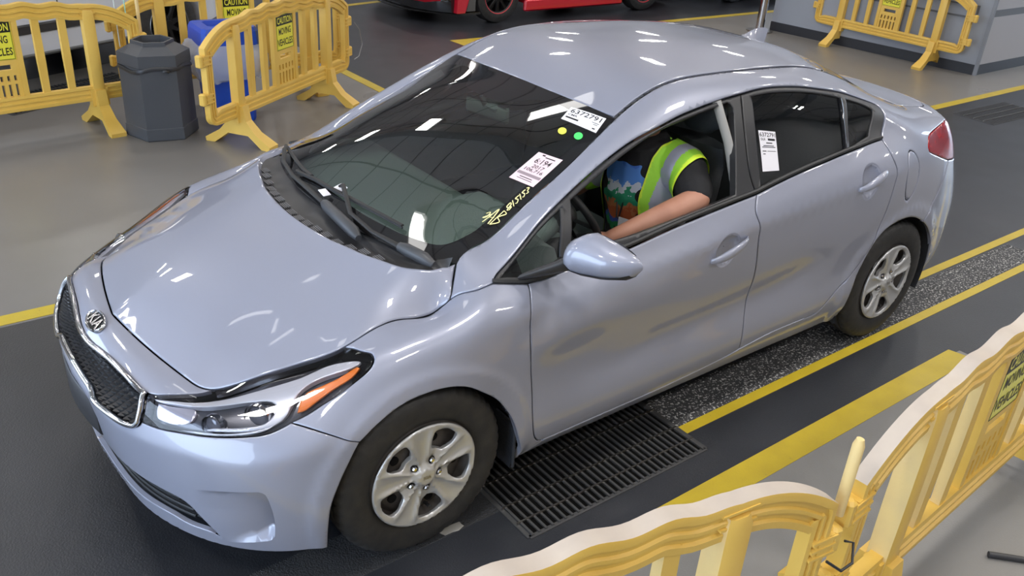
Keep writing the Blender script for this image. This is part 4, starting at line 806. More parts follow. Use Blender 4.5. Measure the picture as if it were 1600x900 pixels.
# ---- booth at the back right
WALLM=mat('booth_wall_paint',(.30,.32,.36),.5,noise=(1.2,(.27,.29,.33)),bump=.05,bscale=30);BASEM=mat('baseboard_rubber',(.018,.019,.024),.4);BAND=mat('band_grey',(.11,.115,.125),.45);PALE=mat('booth_end_paint',(.42,.42,.45),.5)
def struct(o): o['kind']='structure';return o
b=MB();b.add([(9.22,1.98,0),(13.5,1.98,0),(13.2,4.66,0),(8.929,4.66,0),(9.22,1.98,2.9),(13.5,1.98,2.9),(13.2,4.66,2.9),(8.929,4.66,2.9)],[(3,2,1,0),(4,5,6,7),(0,1,5,4),(1,2,6,5),(2,3,7,6),(3,0,4,7)]);struct(b.build('wall_booth',WALLM,None,smooth=0))
dx=(8.86-9.22)/(5.3-1.98)
b=MB();b.add([(9.222-.014,1.968,0),(8.929-.014,4.66,0),(8.929-.014,4.66,.115),(9.222-.014,1.968,.115),(9.23,1.968,0),(8.937,4.66,0),(8.937,4.66,.115),(9.23,1.968,.115)],[(0,1,2,3),(7,6,5,4),(3,2,6,7),(0,3,7,4),(1,5,6,2)]);struct(b.build('baseboard_booth',BASEM,None,smooth=0))
b=MB();b.box((11.36,1.972,.0575),(4.28,.014,.115));struct(b.build('baseboard_booth',BASEM,None,smooth=0))
b=MB();b.box((11.36,1.974,.685),(4.27,.010,.075));struct(b.build('trim_1',BAND,None,smooth=0))
b=MB();b.box((11.36,1.9755,1.5),(4.27,.006,2.78));struct(b.build('trim_2',PALE,None,smooth=0))
b=MB();b.box((9.216,1.966,1.45),(.035,.035,2.9));struct(b.build('trim_3',mat('corner_bead',(.22,.235,.265),.4),None,smooth=0))
for k,(y0,z0,y1,z1) in enumerate(((2.12,.60,4.05,.62),(2.12,.735,4.05,.75),(2.12,.6,2.14,.75),(4.03,.6,4.05,.75))):
    b=MB();ym=(y0+y1)/2;b.box((9.22+dx*(ym-1.98)-.004,ym,(z0+z1)/2),(.012,y1-y0,z1-z0),Matrix.Rotation(-math.atan(dx),3,'Z') if y1-y0>.1 else None);struct(b.build('trim_%d'%(4+k),BAND,None,smooth=0))
# ---- bollard
bo=thing('bollard','stainless steel post standing at the corner of the grey booth','post',(8.70,4.66,0))
b=MB();b.lathe([(.0,0),(.055,0),(.055,1.05),(.05,1.08),(0,1.09)],24,'z');b.build('post_tube',mat('polished_steel',(.55,.52,.50),.16,1),bo,smooth=40)
b=MB();b.lathe([(.0,0),(.17,0),(.17,.014),(.0,.014)],28,'z');b.build('base_plate',M['steel'],bo,smooth=30)
# ---- hall shell: painted side walls, end walls with wide open doorways, lit ceiling
HW=mat('hall_wall',(.30,.30,.31),.7);CE=mat('ceiling_deck',(.68,.68,.69),.8)
def wall(name,c,d): b=MB();b.box(c,d);return struct(b.build(name,HW,None,smooth=0))
wall('wall_near',((X0+X1)/2,Y0-.1,ROOF_Z/2),(X1-X0+.4,.2,ROOF_Z));wall('wall_far',((X0+X1)/2,Y1+.1,ROOF_Z/2),(X1-X0+.4,.2,ROOF_Z))
for nm,x,cols in (('wall_front',X0-.1,((Y0,-5.0),(2.0,4.6),(9.6,Y1))),('wall_rear',X1+.1,((Y0,-2.2),(2.2,4.6),(9.6,Y1)))):
    for y0,y1 in cols: wall(nm,(x,(y0+y1)/2,ROOF_Z/2),(.2,y1-y0,ROOF_Z))
    for (_,y0),(y1,_) in zip(cols[:-1],cols[1:]): wall(nm,(x,(y0+y1)/2,(4.4+ROOF_Z)/2),(.2,y1-y0,ROOF_Z-4.4))
b=MB();b.box(((X0+X1)/2,(Y0+Y1)/2,ROOF_Z+.06),(X1-X0+.4,Y1-Y0+.4,.12));struct(b.build('ceiling',CE,None,smooth=0))
b=MB();b.box((6,4,-.2),(120,90,.1));g_=struct(b.build('floor',mat('outside_concrete',(.35,.34,.32),.8),None,smooth=0))
BM=mat('roof_beam_steel',(.33,.34,.36),.6)
for k,x in enumerate(lin(X0+1.7,X1-1.7,9)):
    b=MB();b.box((x,(Y0+Y1)/2,ROOF_Z-.2),(.16,Y1-Y0,.03));b.box((x,(Y0+Y1)/2,ROOF_Z-.02),(.16,Y1-Y0,.03));b.box((x,(Y0+Y1)/2,ROOF_Z-.11),(.02,Y1-Y0,.18));o=b.build('trim_%d'%(20+k),BM,None,smooth=0);struct(o)
HOUS=mat('lamp_housing',(.7,.7,.7),.5);DIF=mat('lamp_diffuser',(.9,.9,.9),.5,emit=(1,.98,.95,5))
lp=None
for i,(x,y) in enumerate(LAMPS):
    if lp is None:
        lp=thing('ceiling_lamp','rectangular white ceiling lamp hanging under the roof deck','lamp',(x,y,ROOF_Z-.06),0,'ceiling lamps of the hall')
        b=MB();b.box((0,0,.02),(.60,.54,.10));b.build('lamp_housing',HOUS,lp,smooth=0)
        b=MB();b.box((0,0,-.045),(.52,.46,.03));b.build('lamp_diffuser',DIF,lp,smooth=0)
    else: q=dup(lp);q.location=(x,y,ROOF_Z-.06)
    q_=lp if i==0 else q;row=sorted(set(p[1] for p in LAMPS)).index(y);pos=sorted(p[0] for p in LAMPS if p[1]==y).index(x);OR=['first','second','third','fourth','fifth','sixth','seventh','eighth']
    q_['label']='white ceiling lamp, %s from the front doorway in the %s row from the walkway'%(OR[pos],OR[row])

for i,(x,y,l,w,a) in enumerate(TUBES):
    t=thing('tube_lamp',['short wide ceiling tube lamp over the sedan nose','thin short ceiling tube lamp beside the wide one','thin long ceiling tube lamp nearest the walkway','square ceiling lamp nearest the walkway','oblong ceiling lamp above the driver side of the sedan windshield','oblong ceiling lamp above the passenger side of the sedan roof'][i],'lamp',(x,y,ROOF_Z-.06),a)
    b=MB();b.box((0,0,.02),(l+.04,w+.04,.10));b.build('lamp_housing',HOUS,t,smooth=0);b=MB();b.box((0,0,-.045),(l,w,.03));b.build('lamp_diffuser',DIF,t,smooth=0)
b=MB()
for x in lin(X0+.6,X1-.6,22): b.box((x,(Y0+Y1)/2,ROOF_Z-.004),(.03,Y1-Y0,.012))
for y in lin(Y0+.6,Y1-.6,16): b.box(((X0+X1)/2,y,ROOF_Z-.004),(X1-X0,.03,.012))
o=b.build('trim_40',BAND,None,smooth=0);struct(o)
# ================================================================ yellow plastic crowd barriers
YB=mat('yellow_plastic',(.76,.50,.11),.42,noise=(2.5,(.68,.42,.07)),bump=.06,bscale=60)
YP=mat('pale_yellow_plastic',(.78,.58,.24),.5,noise=(7,(.70,.52,.24)),bump=.1,bscale=60)  # pale pins; on near slat and post sides it paints in light
SIGN=mat('sign_yellow',(.80,.74,.06),.35,coat=.4);SBLK=mat('sign_black',(.012,.012,.010),.4)
def txt(par,body,w,h,c,m,back=False,name='lettering'):
    "lettering in the barrier plane (s=x, z=z), facing -y (or +y when back)"
    v,f=text_mesh(body,1,bold=.018);lo=v.min(0);hi=v.max(0);v=(v-(lo+hi)/2)/(hi-lo+1e-9);b=MB()
    sx=1 if not back else -1
    b.add([(c[0]+sx*p[0]*w,c[1],c[2]+p[1]*h) for p in v],f);return b.build(name,m,par,smooth=0)
HS=.63   # legs at s=-.65 and +.65
def barrier_proto():
    r=thing('barrier','proto','barrier')
    # continuous outer rail, swept round a closed path with grooves on both faces
    path=[];N=[]
    def topz(s):
        a=abs(s)
        if a>HS: return .905-.125*((a-HS)/.34)**2.0
        return .905+.045*(1-(a/HS)**2)+.008*math.cos(s*2*math.pi/.215)*min(1,(HS-a)/.12)
    for s in lin(-.985,.985,90): path.append((s,topz(s),.105))
    path+= [(.985,z,.075) for z in lin(.74,.36,8)]+[(.985-.075+.075*math.cos(t),.30+.075*math.sin(t),.08) for t in lin(-.2,-1.4,5)]
    path+= [(s,.222,.105) for s in lin(.86,-.86,20)]+[(-.985+.075-.075*math.cos(t),.30+.075*math.sin(t),.08) for t in lin(-1.4,-.2,5)]+[(-.985,z,.075) for z in lin(.36,.74,8)]
    n=len(path);rings=[];prof=[(0,-.033),(0,.033),(.07,.036),(.22,.036),(.26,.022),(.42,.022),(.46,.033),(.56,.033),(.60,.020),(.76,.020),(.80,.033),(1,.030),(1,-.030),(.80,-.033),(.76,-.020),(.60,-.020),(.56,-.033),(.46,-.033),(.42,-.022),(.26,-.022),(.22,-.036),(.07,-.036)]
    for i,(s,z,w) in enumerate(path):
        a=np.array(path[i-1][:2]);c=np.array(path[(i+1)%n][:2]);t=nrm(c-a);inw=np.array([t[1],-t[0]])
        rings.append([(s+inw[0]*w*q,d*.68,z+inw[1]*w*q) for q,d in prof])
    rings.append(rings[0]);b=MB();b.loft(rings,True,False);b.build('outer_rail',YB,r,smooth=32)
    for s in (-HS,HS):
        b=MB();b.loft([[(s-w,-d,z),(s-w*.55,-d-.006,z),(s+w*.55,-d-.006,z),(s+w,-d,z),(s+w,d,z),(s+w*.55,d+.006,z),(s-w*.55,d+.006,z),(s-w,d,z)] for z,w,d in ((.10,.028,.026),(.13,.038,.030),(.5,.040,.033),(.84,.039,.032),(.87,.030,.026))],True,True);b.build('leg_post',YB,r,smooth=30)
        b=MB();pf=[(-.27,0),(-.275,.030),(-.15,.105),(-.075,.19),(-.055,.30),(.055,.30),(.075,.19),(.15,.105),(.275,.030),(.27,0),(.20,0),(.085,.085),(-.085,.085),(-.20,0)]
        # foot: waisted in plan, made of two side cheeks and a rib
        left=pf[:7];
        b.prism(pf,lambda y,z,s=s:(s-.030-.025*min(1,abs(y)/.27),y,z),lambda y,z,s=s:(s+.030+.025*min(1,abs(y)/.27),y,z));b.build('foot',YB,r,smooth=25)
        b=MB();b.box((s,0,.245),(.125,.060,.13));b.build('leg_bracket',YB,r,smooth=0)
        for zz in (.875,.845): pass
    for s in (-.45,-.275,.275,.45):
        zt=topz(s)-.09;b=MB();b.loft([[(s-w,-d,z),(s+w,-d,z),(s+w,d,z),(s-w,d,z)] for z,w,d in ((.31,.023,.015),(.55,.026,.018),(zt,.024,.016))],True,True);b.build('slat',YB,r,smooth=0)
    for s in (-.140,.140):
        zt=topz(s)-.09;b=MB();b.loft([[(s-.018,-.018,z),(s+.018,-.018,z),(s+.018,.018,z),(s-.018,.018,z)] for z in (.31,zt)],True,True);b.build('panel_upright',YB,r,smooth=0)
    # centre plate with a hand slot and two rows of vents
    pl=lambda q:np.c_[q[:,0],np.full(len(q),-.012),q[:,1]]
    rect=lambda x0,x1,z0,z1:[[(x0,z0),(x1,z0)],[(x1,z0),(x1,z1)],[(x1,z1),(x0,z1)],[(x0,z1),(x0,z0)]]
    holes=[rect(-.075,.075,.515,.55)]
    for k in range(5):
        x=-.088+.044*k;holes+=[rect(x-.009,x+.009,.435,.475),rect(x-.009,x+.009,.325,.415)]
    d=panel_mesh(pl,rect(-.122,.122,.30,.862),holes,gap=0,skirt=.024,step=.08,bstep=.2,bevel=0)
    vs,fs,ns=d;v2=[(x,-y,z) for x,y,z in vs];nf=len(vs)
    b=MB();b.add(vs,fs);b.add([(x,.012,z) for x,y,z in vs],[f[::-1] for f in fs if len(f)==3]);b.build('centre_plate',YB,r,smooth=0)
    for sd,y in ((False,-.0145),(True,.0145)):
        e=-1 if not sd else 1
        b=MB();b.box((0,y-e*.001,.715),(.232,.004,.262));sg=b.build('sign',SIGN,r,smooth=0);sg['label']='yellow warning sign with black lettering'
        b=MB();b.box((0,y+e*.0016,.803),(.218,.0012,.072));b.build('sign_header',SBLK,sg,smooth=0)
        yy=y+e*.0027
        txt(sg,'CAUTION',.198,.050,(0,yy,.803),SIGN,sd);txt(sg,'MOVING',.165,.052,(0,yy-e*.001,.722),SBLK,sd);txt(sg,'VEHICLES',.205,.052,(0,yy-e*.001,.640),SBLK,sd)
        b=MB()
        for c,dd in (((0,.842),(.222,.003)),((0,.588),(.222,.003)),((-.110,.715),(.003,.256)),((.110,.715),(.003,.256))): b.box((c[0],yy-e*.0008,c[1]),(dd[0],.0008,dd[1]))
        b.build('sign_border',SBLK,sg,smooth=0)
    for s,zz in ((-1,.66),(-1,.40),(1,.60),(1,.34)):
        b=MB();x=s*1.0
        for k in range(3): b.box((x-s*.03,0,zz+.028*k),(.09,.058,.008))
        b.rbox((x+s*.022,0,zz+.028),(.036,.05,.085),.008);b.box((x-s*.02,0,zz+.028),(.05,.05,.07));b.build('hinge_clip',YB,r,smooth=0)
    for s in (-HS,HS):
        for z in (.885,.845,.27,.235): b=MB();b.box((s,0,z),(.11,.055,.007));b.build('rib',YB,r,smooth=0)
    return r
bp=barrier_proto()
BAR=[((.535,-1.950),(-.435,-1.817),'near yellow barrier at the bottom edge, its left part cut off','p'),
 ((.625,-1.948),(1.595,-1.886),'near yellow barrier at the right edge, sign seen from behind the walkway','p'),
 ((1.06,3.35),(2.13,4.06),'yellow barrier standing in front of the blue recycling bin',''),
 ((.305,4.15),(-.6,4.03),'yellow barrier at the left edge before the white vehicle',''),
 (None,None,'yellow barrier behind the dark bin and the blue bin',''),
 ((9.0,3.70),(9.03,2.45),'yellow barrier standing against the grey booth wall','')]
TX=mat('lit_rail_top',(.52,.45,.38),.6,noise=(9,(.44,.38,.33)))  # light from above put into the colour of the near rail tops
def place(o,cx,cy,ang): o.location=(cx,cy,0);o.rotation_euler=(0,0,ang)
def leg_mid(p,q,end=False):
    p=np.array(p);q=np.array(q);return p,nrm(q-p)
objs=[]
for i,(p,q,lab,k) in enumerate(BAR):
    o=bp if i==0 else dup(bp);o['label']=lab;o['group']='yellow crowd barriers';objs.append(o)
def set_from_end(o,e,q):   # e = one end of the barrier, running toward q
    p,d=leg_mid(e,q);c=p+d*1.0;place(o,c[0],c[1],math.atan2(d[1],d[0]) if d[0]>0 else math.atan2(-d[1],-d[0]))
def set_from_leg(o,e,q):
    p,d=leg_mid(e,q);c=p+d*HS;place(o,c[0],c[1],math.atan2(d[1],d[0]) if d[0]>0 else math.atan2(-d[1],-d[0]))
set_from_end(objs[0],*BAR[0][:2]);set_from_end(objs[1],*BAR[1][:2]);set_from_leg(objs[2],*BAR[2][:2]);set_from_leg(objs[3],*BAR[3][:2]);set_from_leg(objs[5],*BAR[5][:2])
objs[5].rotation_euler[2]=-math.pi/2+.02
place(objs[4],1.52,4.47,math.atan2(.06,1))
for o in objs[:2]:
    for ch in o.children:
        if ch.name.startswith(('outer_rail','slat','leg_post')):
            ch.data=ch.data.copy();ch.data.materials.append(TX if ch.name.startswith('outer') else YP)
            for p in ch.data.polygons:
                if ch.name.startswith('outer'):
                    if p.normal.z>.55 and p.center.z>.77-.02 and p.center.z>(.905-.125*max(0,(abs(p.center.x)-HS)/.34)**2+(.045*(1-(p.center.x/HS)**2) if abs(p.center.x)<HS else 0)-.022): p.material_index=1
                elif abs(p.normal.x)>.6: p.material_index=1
# linking pins and cable ties where barriers meet
def pin(x,y,z0,z1,label):
    b=MB();b.tube([(x,y,z0),(x,y,z1-.02),(x,y,z1)],[.016,.016,.010],12,flat=.8);tag(b.build('linking_pin',YP,None,smooth=50),label,'pin')
pin(.565,-1.952,.70,.94,'pale plastic pin joining the two near barriers')
b=MB();b.tube([(.50,-1.99,.60),(.53,-2.02,.575),(.58,-2.02,.575),(.62,-1.99,.60),(.60,-1.975,.605)],.004,6);tag(b.build('cable_tie',M['black'],None,smooth=60),'thin black cable tie looped around the barrier joint','cable tie')
pin(.69,4.26,.55,.93,'yellow pin joining the barriers behind the dark bin')
b=MB();b.tube([(2.47,4.22,.62),(2.53,4.24,.55),(2.56,4.25,.42),(2.52,4.24,.32),(2.47,4.23,.30)],.003,6);tag(b.build('wire_loop',mat('wire_grey',(.35,.35,.35),.4,.6),None,smooth=60),'thin pale wire loop hanging off the folded barrier end','wire')
# two slim marker flags by the pin
for x,y,c,l,nm in ((.545,4.32,(.75,.12,.16),'slim pale stick with a pink top behind the barrier pin','pk'),(.62,4.33,(.35,.75,.65),'slim pale green stick beside the barrier pin','gr')):
    t=thing('marker_stick',l,'stick',(x,y,.55))
    b=MB();b.tube([(0,0,0),(0,0,.47)],.004,6);b.build('stick',mat('stick_'+nm,(.65,.75,.75) if nm=='pk' else c,.4),t,smooth=60)
    b=MB();b.sphere((0,0,.485),(.02,.02,.022));b.build('stick_top',mat('stick_top_'+nm,c,.4),t,smooth=60)
# ================================================================ dark hexagonal litter bin
bn=thing('litter_bin','dark grey faceted litter bin with a black tie band near its top','bin',(.655,3.865,0),math.radians(14))
DG=mat('dark_grey_bin_plastic',(.060,.064,.073),.5,bump=.12,bscale=120)
def hexr(r,z,n=6,ph=34): return [(r*math.cos(math.radians(ph)+2*math.pi*k/n),r*math.sin(math.radians(ph)+2*math.pi*k/n),z) for k in range(n)]
b=MB();b.loft([hexr(0.249,0),hexr(0.257,.010),hexr(0.255,.09),hexr(0.249,.095),hexr(0.246,.53)],True,True);b.build('bin_body',DG,bn,smooth=0)
b=MB();b.loft([hexr(0.246,.53),hexr(0.252,.535),hexr(0.250,.62),hexr(.150,.672),hexr(.148,.695),hexr(.130,.695),hexr(.125,.60),hexr(.12,.40)],True,True);b.build('bin_lid',DG,bn,smooth=0)
b=MB();rr=[]
for k in range(49):
    a=2*math.pi*k/48;seg=((a-math.radians(34))/(math.pi/3))%1-.5;r=.250*math.cos(math.pi/6)/math.cos(seg*math.pi/3)
    rr.append((r*1.02*math.cos(a),r*1.02*math.sin(a),.520-.014*math.cos(2*a)+.008*math.sin(5*a)))
b.tube(rr,.010,6,False,flat=1.5);tb=b.build('tie_band',M['trim'],bn,smooth=60)
b=MB();b.tube([(.235*math.cos(4.4),.235*math.sin(4.4)-.005,.515),(.235*math.cos(4.4)+.01,.235*math.sin(4.4)-.022,.52),(.235*math.cos(4.4)+.03,.235*math.sin(4.4)-.012,.51)],.012,6);b.build('tie_knot',M['trim'],bn,smooth=60)
# ================================================================ blue recycling bin with a clear bag
BL_=mat('blue_bin_plastic',(.010,.065,.46),.38,bump=.05,bscale=80)
rb_=thing('recycling_bin','tall blue recycling bin with a lid and a clear bag over its rim','bin',(1.225,3.99,0),math.radians(-3))
rb_.scale=(.9,.9,.885)
def rrect(w,d,z,r=.03): return [(x*w+sx*-r*(1-a),0,0) for x,sx,a in ()] or [(w-r,-d,z),(w,-d+r,z),(w,d-r,z),(w-r,d,z),(-w+r,d,z),(-w,d-r,z),(-w,-d+r,z),(-w+r,-d,z)]
b=MB();b.loft([rrect(.185,.155,0),rrect(.19,.16,.02),rrect(.215,.185,.62),rrect(.225,.195,.66),rrect(.225,.195,.70)],True,True);b.build('bin_body',BL_,rb_,smooth=0)
b=MB();b.loft([rrect(.245,.215,.67),rrect(.248,.218,.69),rrect(.240,.21,.80),rrect(.225,.195,.835),rrect(.15,.12,.84),rrect(.14,.11,.80)],True,True);b.build('bin_lid',BL_,rb_,smooth=0)
b=MB();rings=[];random.seed(4)
for t,(w,z) in enumerate(((.232,.70),(.272,.675),(.305,.60),(.31,.52),(.29,.43),(.255,.395),(.226,.42))):
    ring=[]
    for k in range(64):
        a=2*math.pi*k/64;c=abs(math.cos(a))**.35*math.copysign(1,math.cos(a));s=abs(math.sin(a))**.35*math.copysign(1,math.sin(a))
        q=1+.035*math.sin(7*a+t*1.7)+.03*math.sin(17*a-t*2.3)+.02*random.random()
        ring.append((w*c*q,(w-.03)*s*q,z+.02*math.sin(5*a+1)*(t/6)+.01*random.random()))
    rings.append(ring)
b.loft(rings,True,False)
bagm=bpy.data.materials.new('clear_bag_film');bagm.use_nodes=True;t_=bagm.node_tree;t_.nodes.clear();o_=t_.nodes.new('ShaderNodeOutputMaterial');mx_=t_.nodes.new('ShaderNodeMixShader');tr_=t_.nodes.new('ShaderNodeBsdfTransparent');tr_.inputs[0].default_value=(.92,.94,.97,1);pr_=t_.nodes.new('ShaderNodeBsdfPrincipled');pr_.inputs['Base Color'].default_value=(.75,.80,.9,1);pr_.inputs['Roughness'].default_value=.18;mx_.inputs[0].default_value=.42
t_.links.new(tr_.outputs[0],mx_.inputs[1]);t_.links.new(pr_.outputs[0],mx_.inputs[2]);t_.links.new(mx_.outputs[0],o_.inputs[0])
b.build('bag',bagm,rb_,smooth=70)
b=MB();
for tri in ((0,),):
    pts=[(.04*math.cos(math.pi/2+2*math.pi*k/3),-.1965,.36+.04*math.sin(math.pi/2+2*math.pi*k/3)) for k in range(3)]
    for k in range(3):
        p=np.array(pts[k]);q=np.array(pts[(k+1)%3]);d=q-p;b.tube([tuple(p+d*.12),tuple(p+d*.75)],.005,4)
b.build('recycling_mark',M['paper'],rb_,smooth=0)
# dark rod lying at the near right corner
b=MB();b.tube([(1.66,-2.02,.012),(1.95,-2.32,.012)],.012,10);tag(b.build('rod',M['trim'],None,smooth=50),'dark round rod lying on the grey floor at the right edge','rod')
# ================================================================ driver
def blob(parts,voxel,name,m,parent,smooth_it=4):
    "union of tapered limbs turned into one continuous skin"
    b=MB()
    for pth,rad in parts:
        P_=[Vector(p) for p in pth];R_=list(rad)
        d0=(P_[0]-P_[1]).normalized();d1=(P_[-1]-P_[-2]).normalized()
        P2=[P_[0]+d0*R_[0]*.98,P_[0]+d0*R_[0]*.7]+P_+[P_[-1]+d1*R_[-1]*.7,P_[-1]+d1*R_[-1]*.98];R2=[R_[0]*.15,R_[0]*.71]+R_+[R_[-1]*.71,R_[-1]*.15]
        b.tube(P2,R2,14)
    o=b.build(name,m,None,smooth=0)
    md=o.modifiers.new('union','REMESH');md.mode='VOXEL';md.voxel_size=voxel
    s=o.modifiers.new('soft','SMOOTH');s.factor=.6;s.iterations=smooth_it
    dg=bpy.context.evaluated_depsgraph_get();me=bpy.data.meshes.new_from_object(o.evaluated_get(dg));old=o.data;o.modifiers.clear();o.data=me;me.name=name;bpy.data.meshes.remove(old)
    me.polygons.foreach_set('use_smooth',[True]*len(me.polygons))
    if not me.materials: me.materials.append(m)
    o.parent=parent;return o
SKIN=mat('skin',(.50,.25,.17),.55,noise=(12,(.44,.20,.13)))
per=thing('person','person in a black printed t-shirt and lime safety vest driving the sedan','person',(1.42,-.37,.50))
OX=Vector((1.42,-.37,.50))
def L(*p): return [Vector(q)-OX for q in p]
def finger(a,b_,c,d,r): return (L(a,b_,c,d),[r*1.05,r,r*.92,r*.8])
hand=lambda x,y,z,s:[ (L((x+.045,y,z-.005),(x+.005,y,z+.012)),[.036,.034]) ]+[finger((x+.005,y+s*(-.03+.02*k),z+.02),(x-.030-.004*(k%3),y+s*(-.03+.02*k),z+.028),(x-.050,y+s*(-.03+.02*k),z+.008-.002*k),(x-.040,y+s*(-.03+.02*k),z-.016),.0088) for k in range(4)]+[finger((x+.03,y+s*.034,z-.004),(x+.012,y+s*.052,z-.016),(x-.010,y+s*.052,z-.024),(x-.022,y+s*.046,z-.026),.0098)]
body_parts=[(L((1.43,-.37,.56),(1.43,-.37,.72),(1.41,-.37,.92),(1.39,-.37,1.03)),[.155,.15,.165,.12]),
 (L((1.38,-.37,1.03),(1.355,-.37,1.14)),[.066,.058]),
 (L((1.345,-.37,1.205),(1.335,-.37,1.265)),[.086,.088]),(L((1.30,-.37,1.175),(1.29,-.37,1.165)),[.056,.05]),
 (L((1.262,-.37,1.225),(1.236,-.37,1.195)),[.012,.016]),(L((1.255,-.37,1.163),(1.257,-.37,1.158)),[.022,.02]),
 (L((1.345,-.462,1.225),(1.35,-.464,1.20)),[.018,.014]),(L((1.345,-.278,1.225),(1.35,-.276,1.20)),[.018,.014]),
 (L((1.41,-.40,1.01),(1.41,-.54,1.01)),[.085,.075]),(L((1.41,-.34,1.01),(1.41,-.20,1.01)),[.085,.075]),
 (L((1.41,-.56,1.00),(1.345,-.70,.965)),[.062,.050]),(L((1.345,-.70,.965),(1.22,-.675,.925),(1.02,-.575,.825)),[.052,.049,.030]),
 (L((1.40,-.19,1.00),(1.27,-.09,.83)),[.060,.048]),(L((1.27,-.09,.83),(1.02,-.17,.88)),[.047,.030]),
 (L((1.44,-.45,.56),(.98,-.50,.62)),[.095,.066]),(L((.98,-.50,.62),(.72,-.48,.33)),[.064,.042]),(L((.72,-.48,.33),(.60,-.48,.30)),[.042,.038]),
 (L((1.44,-.29,.56),(.98,-.24,.61)),[.095,.066]),(L((.98,-.24,.61),(.70,-.27,.33)),[.064,.042]),(L((.70,-.27,.33),(.58,-.27,.30)),[.042,.038])]
body_parts+=hand(.985,-.545,.80,1)+hand(.985,-.185,.88,-1)
pb=blob(body_parts,.007,'body',SKIN,per)
SH=mat('black_tshirt',(.012,.012,.014),.85,bump=.2,bscale=120)
shirt=blob([(L((1.43,-.37,.52),(1.43,-.37,.72),(1.405,-.37,.92),(1.375,-.37,1.02)),[.168,.165,.185,.150]),
 (L((1.37,-.37,1.03),(1.352,-.37,1.085)),[.115,.080]),(L((1.42,-.40,1.03),(1.42,-.555,1.025)),[.100,.092]),(L((1.41,-.34,1.01),(1.41,-.195,1.005)),[.097,.088]),
 (L((1.42,-.57,1.015),(1.365,-.67,.975)),[.082,.074]),(L((1.40,-.19,1.00),(1.31,-.12,.89)),[.077,.066])],.006,'tshirt',SH,per)
trs=blob([(L((1.44,-.37,.52),(1.43,-.37,.62)),[.17,.165]),(L((1.44,-.45,.56),(.98,-.50,.62)),[.105,.076]),(L((.98,-.50,.62),(.74,-.48,.36)),[.075,.056]),(L((1.44,-.29,.56),(.98,-.24,.61)),[.105,.076]),(L((.98,-.24,.61),(.72,-.27,.36)),[.075,.056])],.010,'trousers',mat('dark_trousers',(.010,.011,.014),.9),per)
# printed colours on the chest: separate flat cloth patch pieces following the shirt
pm=bpy.data.materials.new('shirt_print');pm.use_nodes=True;t=pm.node_tree;bs=t.nodes['Principled BSDF'];bs.inputs['Roughness'].default_value=.8
tc=t.nodes.new('ShaderNodeTexCoord');sp=t.nodes.new('ShaderNodeSeparateXYZ');t.links.new(tc.outputs['Object'],sp.inputs[0])
nz=t.nodes.new('ShaderNodeTexNoise');nz.inputs['Scale'].default_value=26;nz.inputs['Detail'].default_value=3;t.links.new(tc.outputs['Object'],nz.inputs['Vector'])
ma=t.nodes.new('ShaderNodeMath');ma.operation='MULTIPLY_ADD';ma.inputs[1].default_value=.16;t.links.new(nz.outputs['Fac'],ma.inputs[0]);t.links.new(sp.outputs['Z'],ma.inputs[2])
rp=t.nodes.new('ShaderNodeValToRGB');mr=t.nodes.new('ShaderNodeMapRange');mr.inputs['From Min'].default_value=.26;mr.inputs['From Max'].default_value=.62;t.links.new(ma.outputs[0],mr.inputs['Value']);t.links.new(mr.outputs[0],rp.inputs[0])
cols=[(0,(.01,.01,.012)),(.12,(.02,.22,.08)),(.22,(.05,.09,.40)),(.30,(.45,.10,.03)),(.42,(.50,.17,.06)),(.50,(.02,.28,.14)),(.60,(.03,.30,.16)),(.66,(.65,.70,.80)),(.74,(.10,.28,.75)),(1,(.07,.20,.70))]
er=rp.color_ramp;er.interpolation='CONSTANT'
while len(er.elements)<len(cols): er.elements.new(.5)
for e,(p_,c_) in zip(er.elements,cols): e.position=p_;e.color=c_+(1,)
t.links.new(rp.outputs[0],bs.inputs['Base Color'])
def cut(src,name,m,test,lift,parent,idx=None,mats=None):
    me=src.data;n=len(me.vertices);co=np.empty(n*3);me.vertices.foreach_get('co',co);co=co.reshape(-1,3);no=np.empty(n*3);me.vertices.foreach_get('normal',no);no=no.reshape(-1,3)
    W_=co+np.array(OX);keep=[]
    for p in me.polygons:
        c=W_[list(p.vertices)].mean(0)
        if test(c,no[p.vertices[0]]): keep.append(tuple(p.vertices))
    used=sorted(set(i for f in keep for i in f));mp={k:i for i,k in enumerate(used)}
    b=MB();b.v=[tuple(co[i]+no[i]*lift) for i in used];b.f=[tuple(mp[i] for i in f) for f in keep]
    ec={}
    for f in b.f:
        for i in range(len(f)):
            e=tuple(sorted((f[i],f[(i+1)%len(f)])));ec[e]=ec.get(e,0)+1
    nb={}
    for (i,j),k in ec.items():
        if k==1: nb.setdefault(i,[]).append(j);nb.setdefault(j,[]).append(i)
    V_=np.array(b.v)
    for _ in range(12):
        W2=V_.copy()
        for i,l in nb.items():
            if len(l)==2: W2[i]=V_[i]*.4+(V_[l[0]]+V_[l[1]])*.3
        V_=W2
    b.v=[tuple(v) for v in V_]
    o=b.build(name,m,parent,smooth=80)
    if idx:
        for q in mats: o.data.materials.append(q)
        for p in o.data.polygons:
            c=np.array(p.center)+np.array(OX);p.material_index=idx(c)
    return o
wob=lambda c:.012*math.sin(c[2]*60)+.01*math.sin(c[1]*85)
cut(shirt,'shirt_print',pm,lambda c,n:n[0]<-.35 and abs(c[1]+.385)<.092+wob(c) and .66<c[2]+wob(c)<1.03,.0025,shirt)
LIME=mat('lime_vest',(.42,.85,.06),.7,bump=.2,bscale=90);SIL=mat('silver_reflective_tape',(.55,.56,.66),.35,.3);PIP=mat('bright_yellow_piping',(.72,.95,.05),.6)
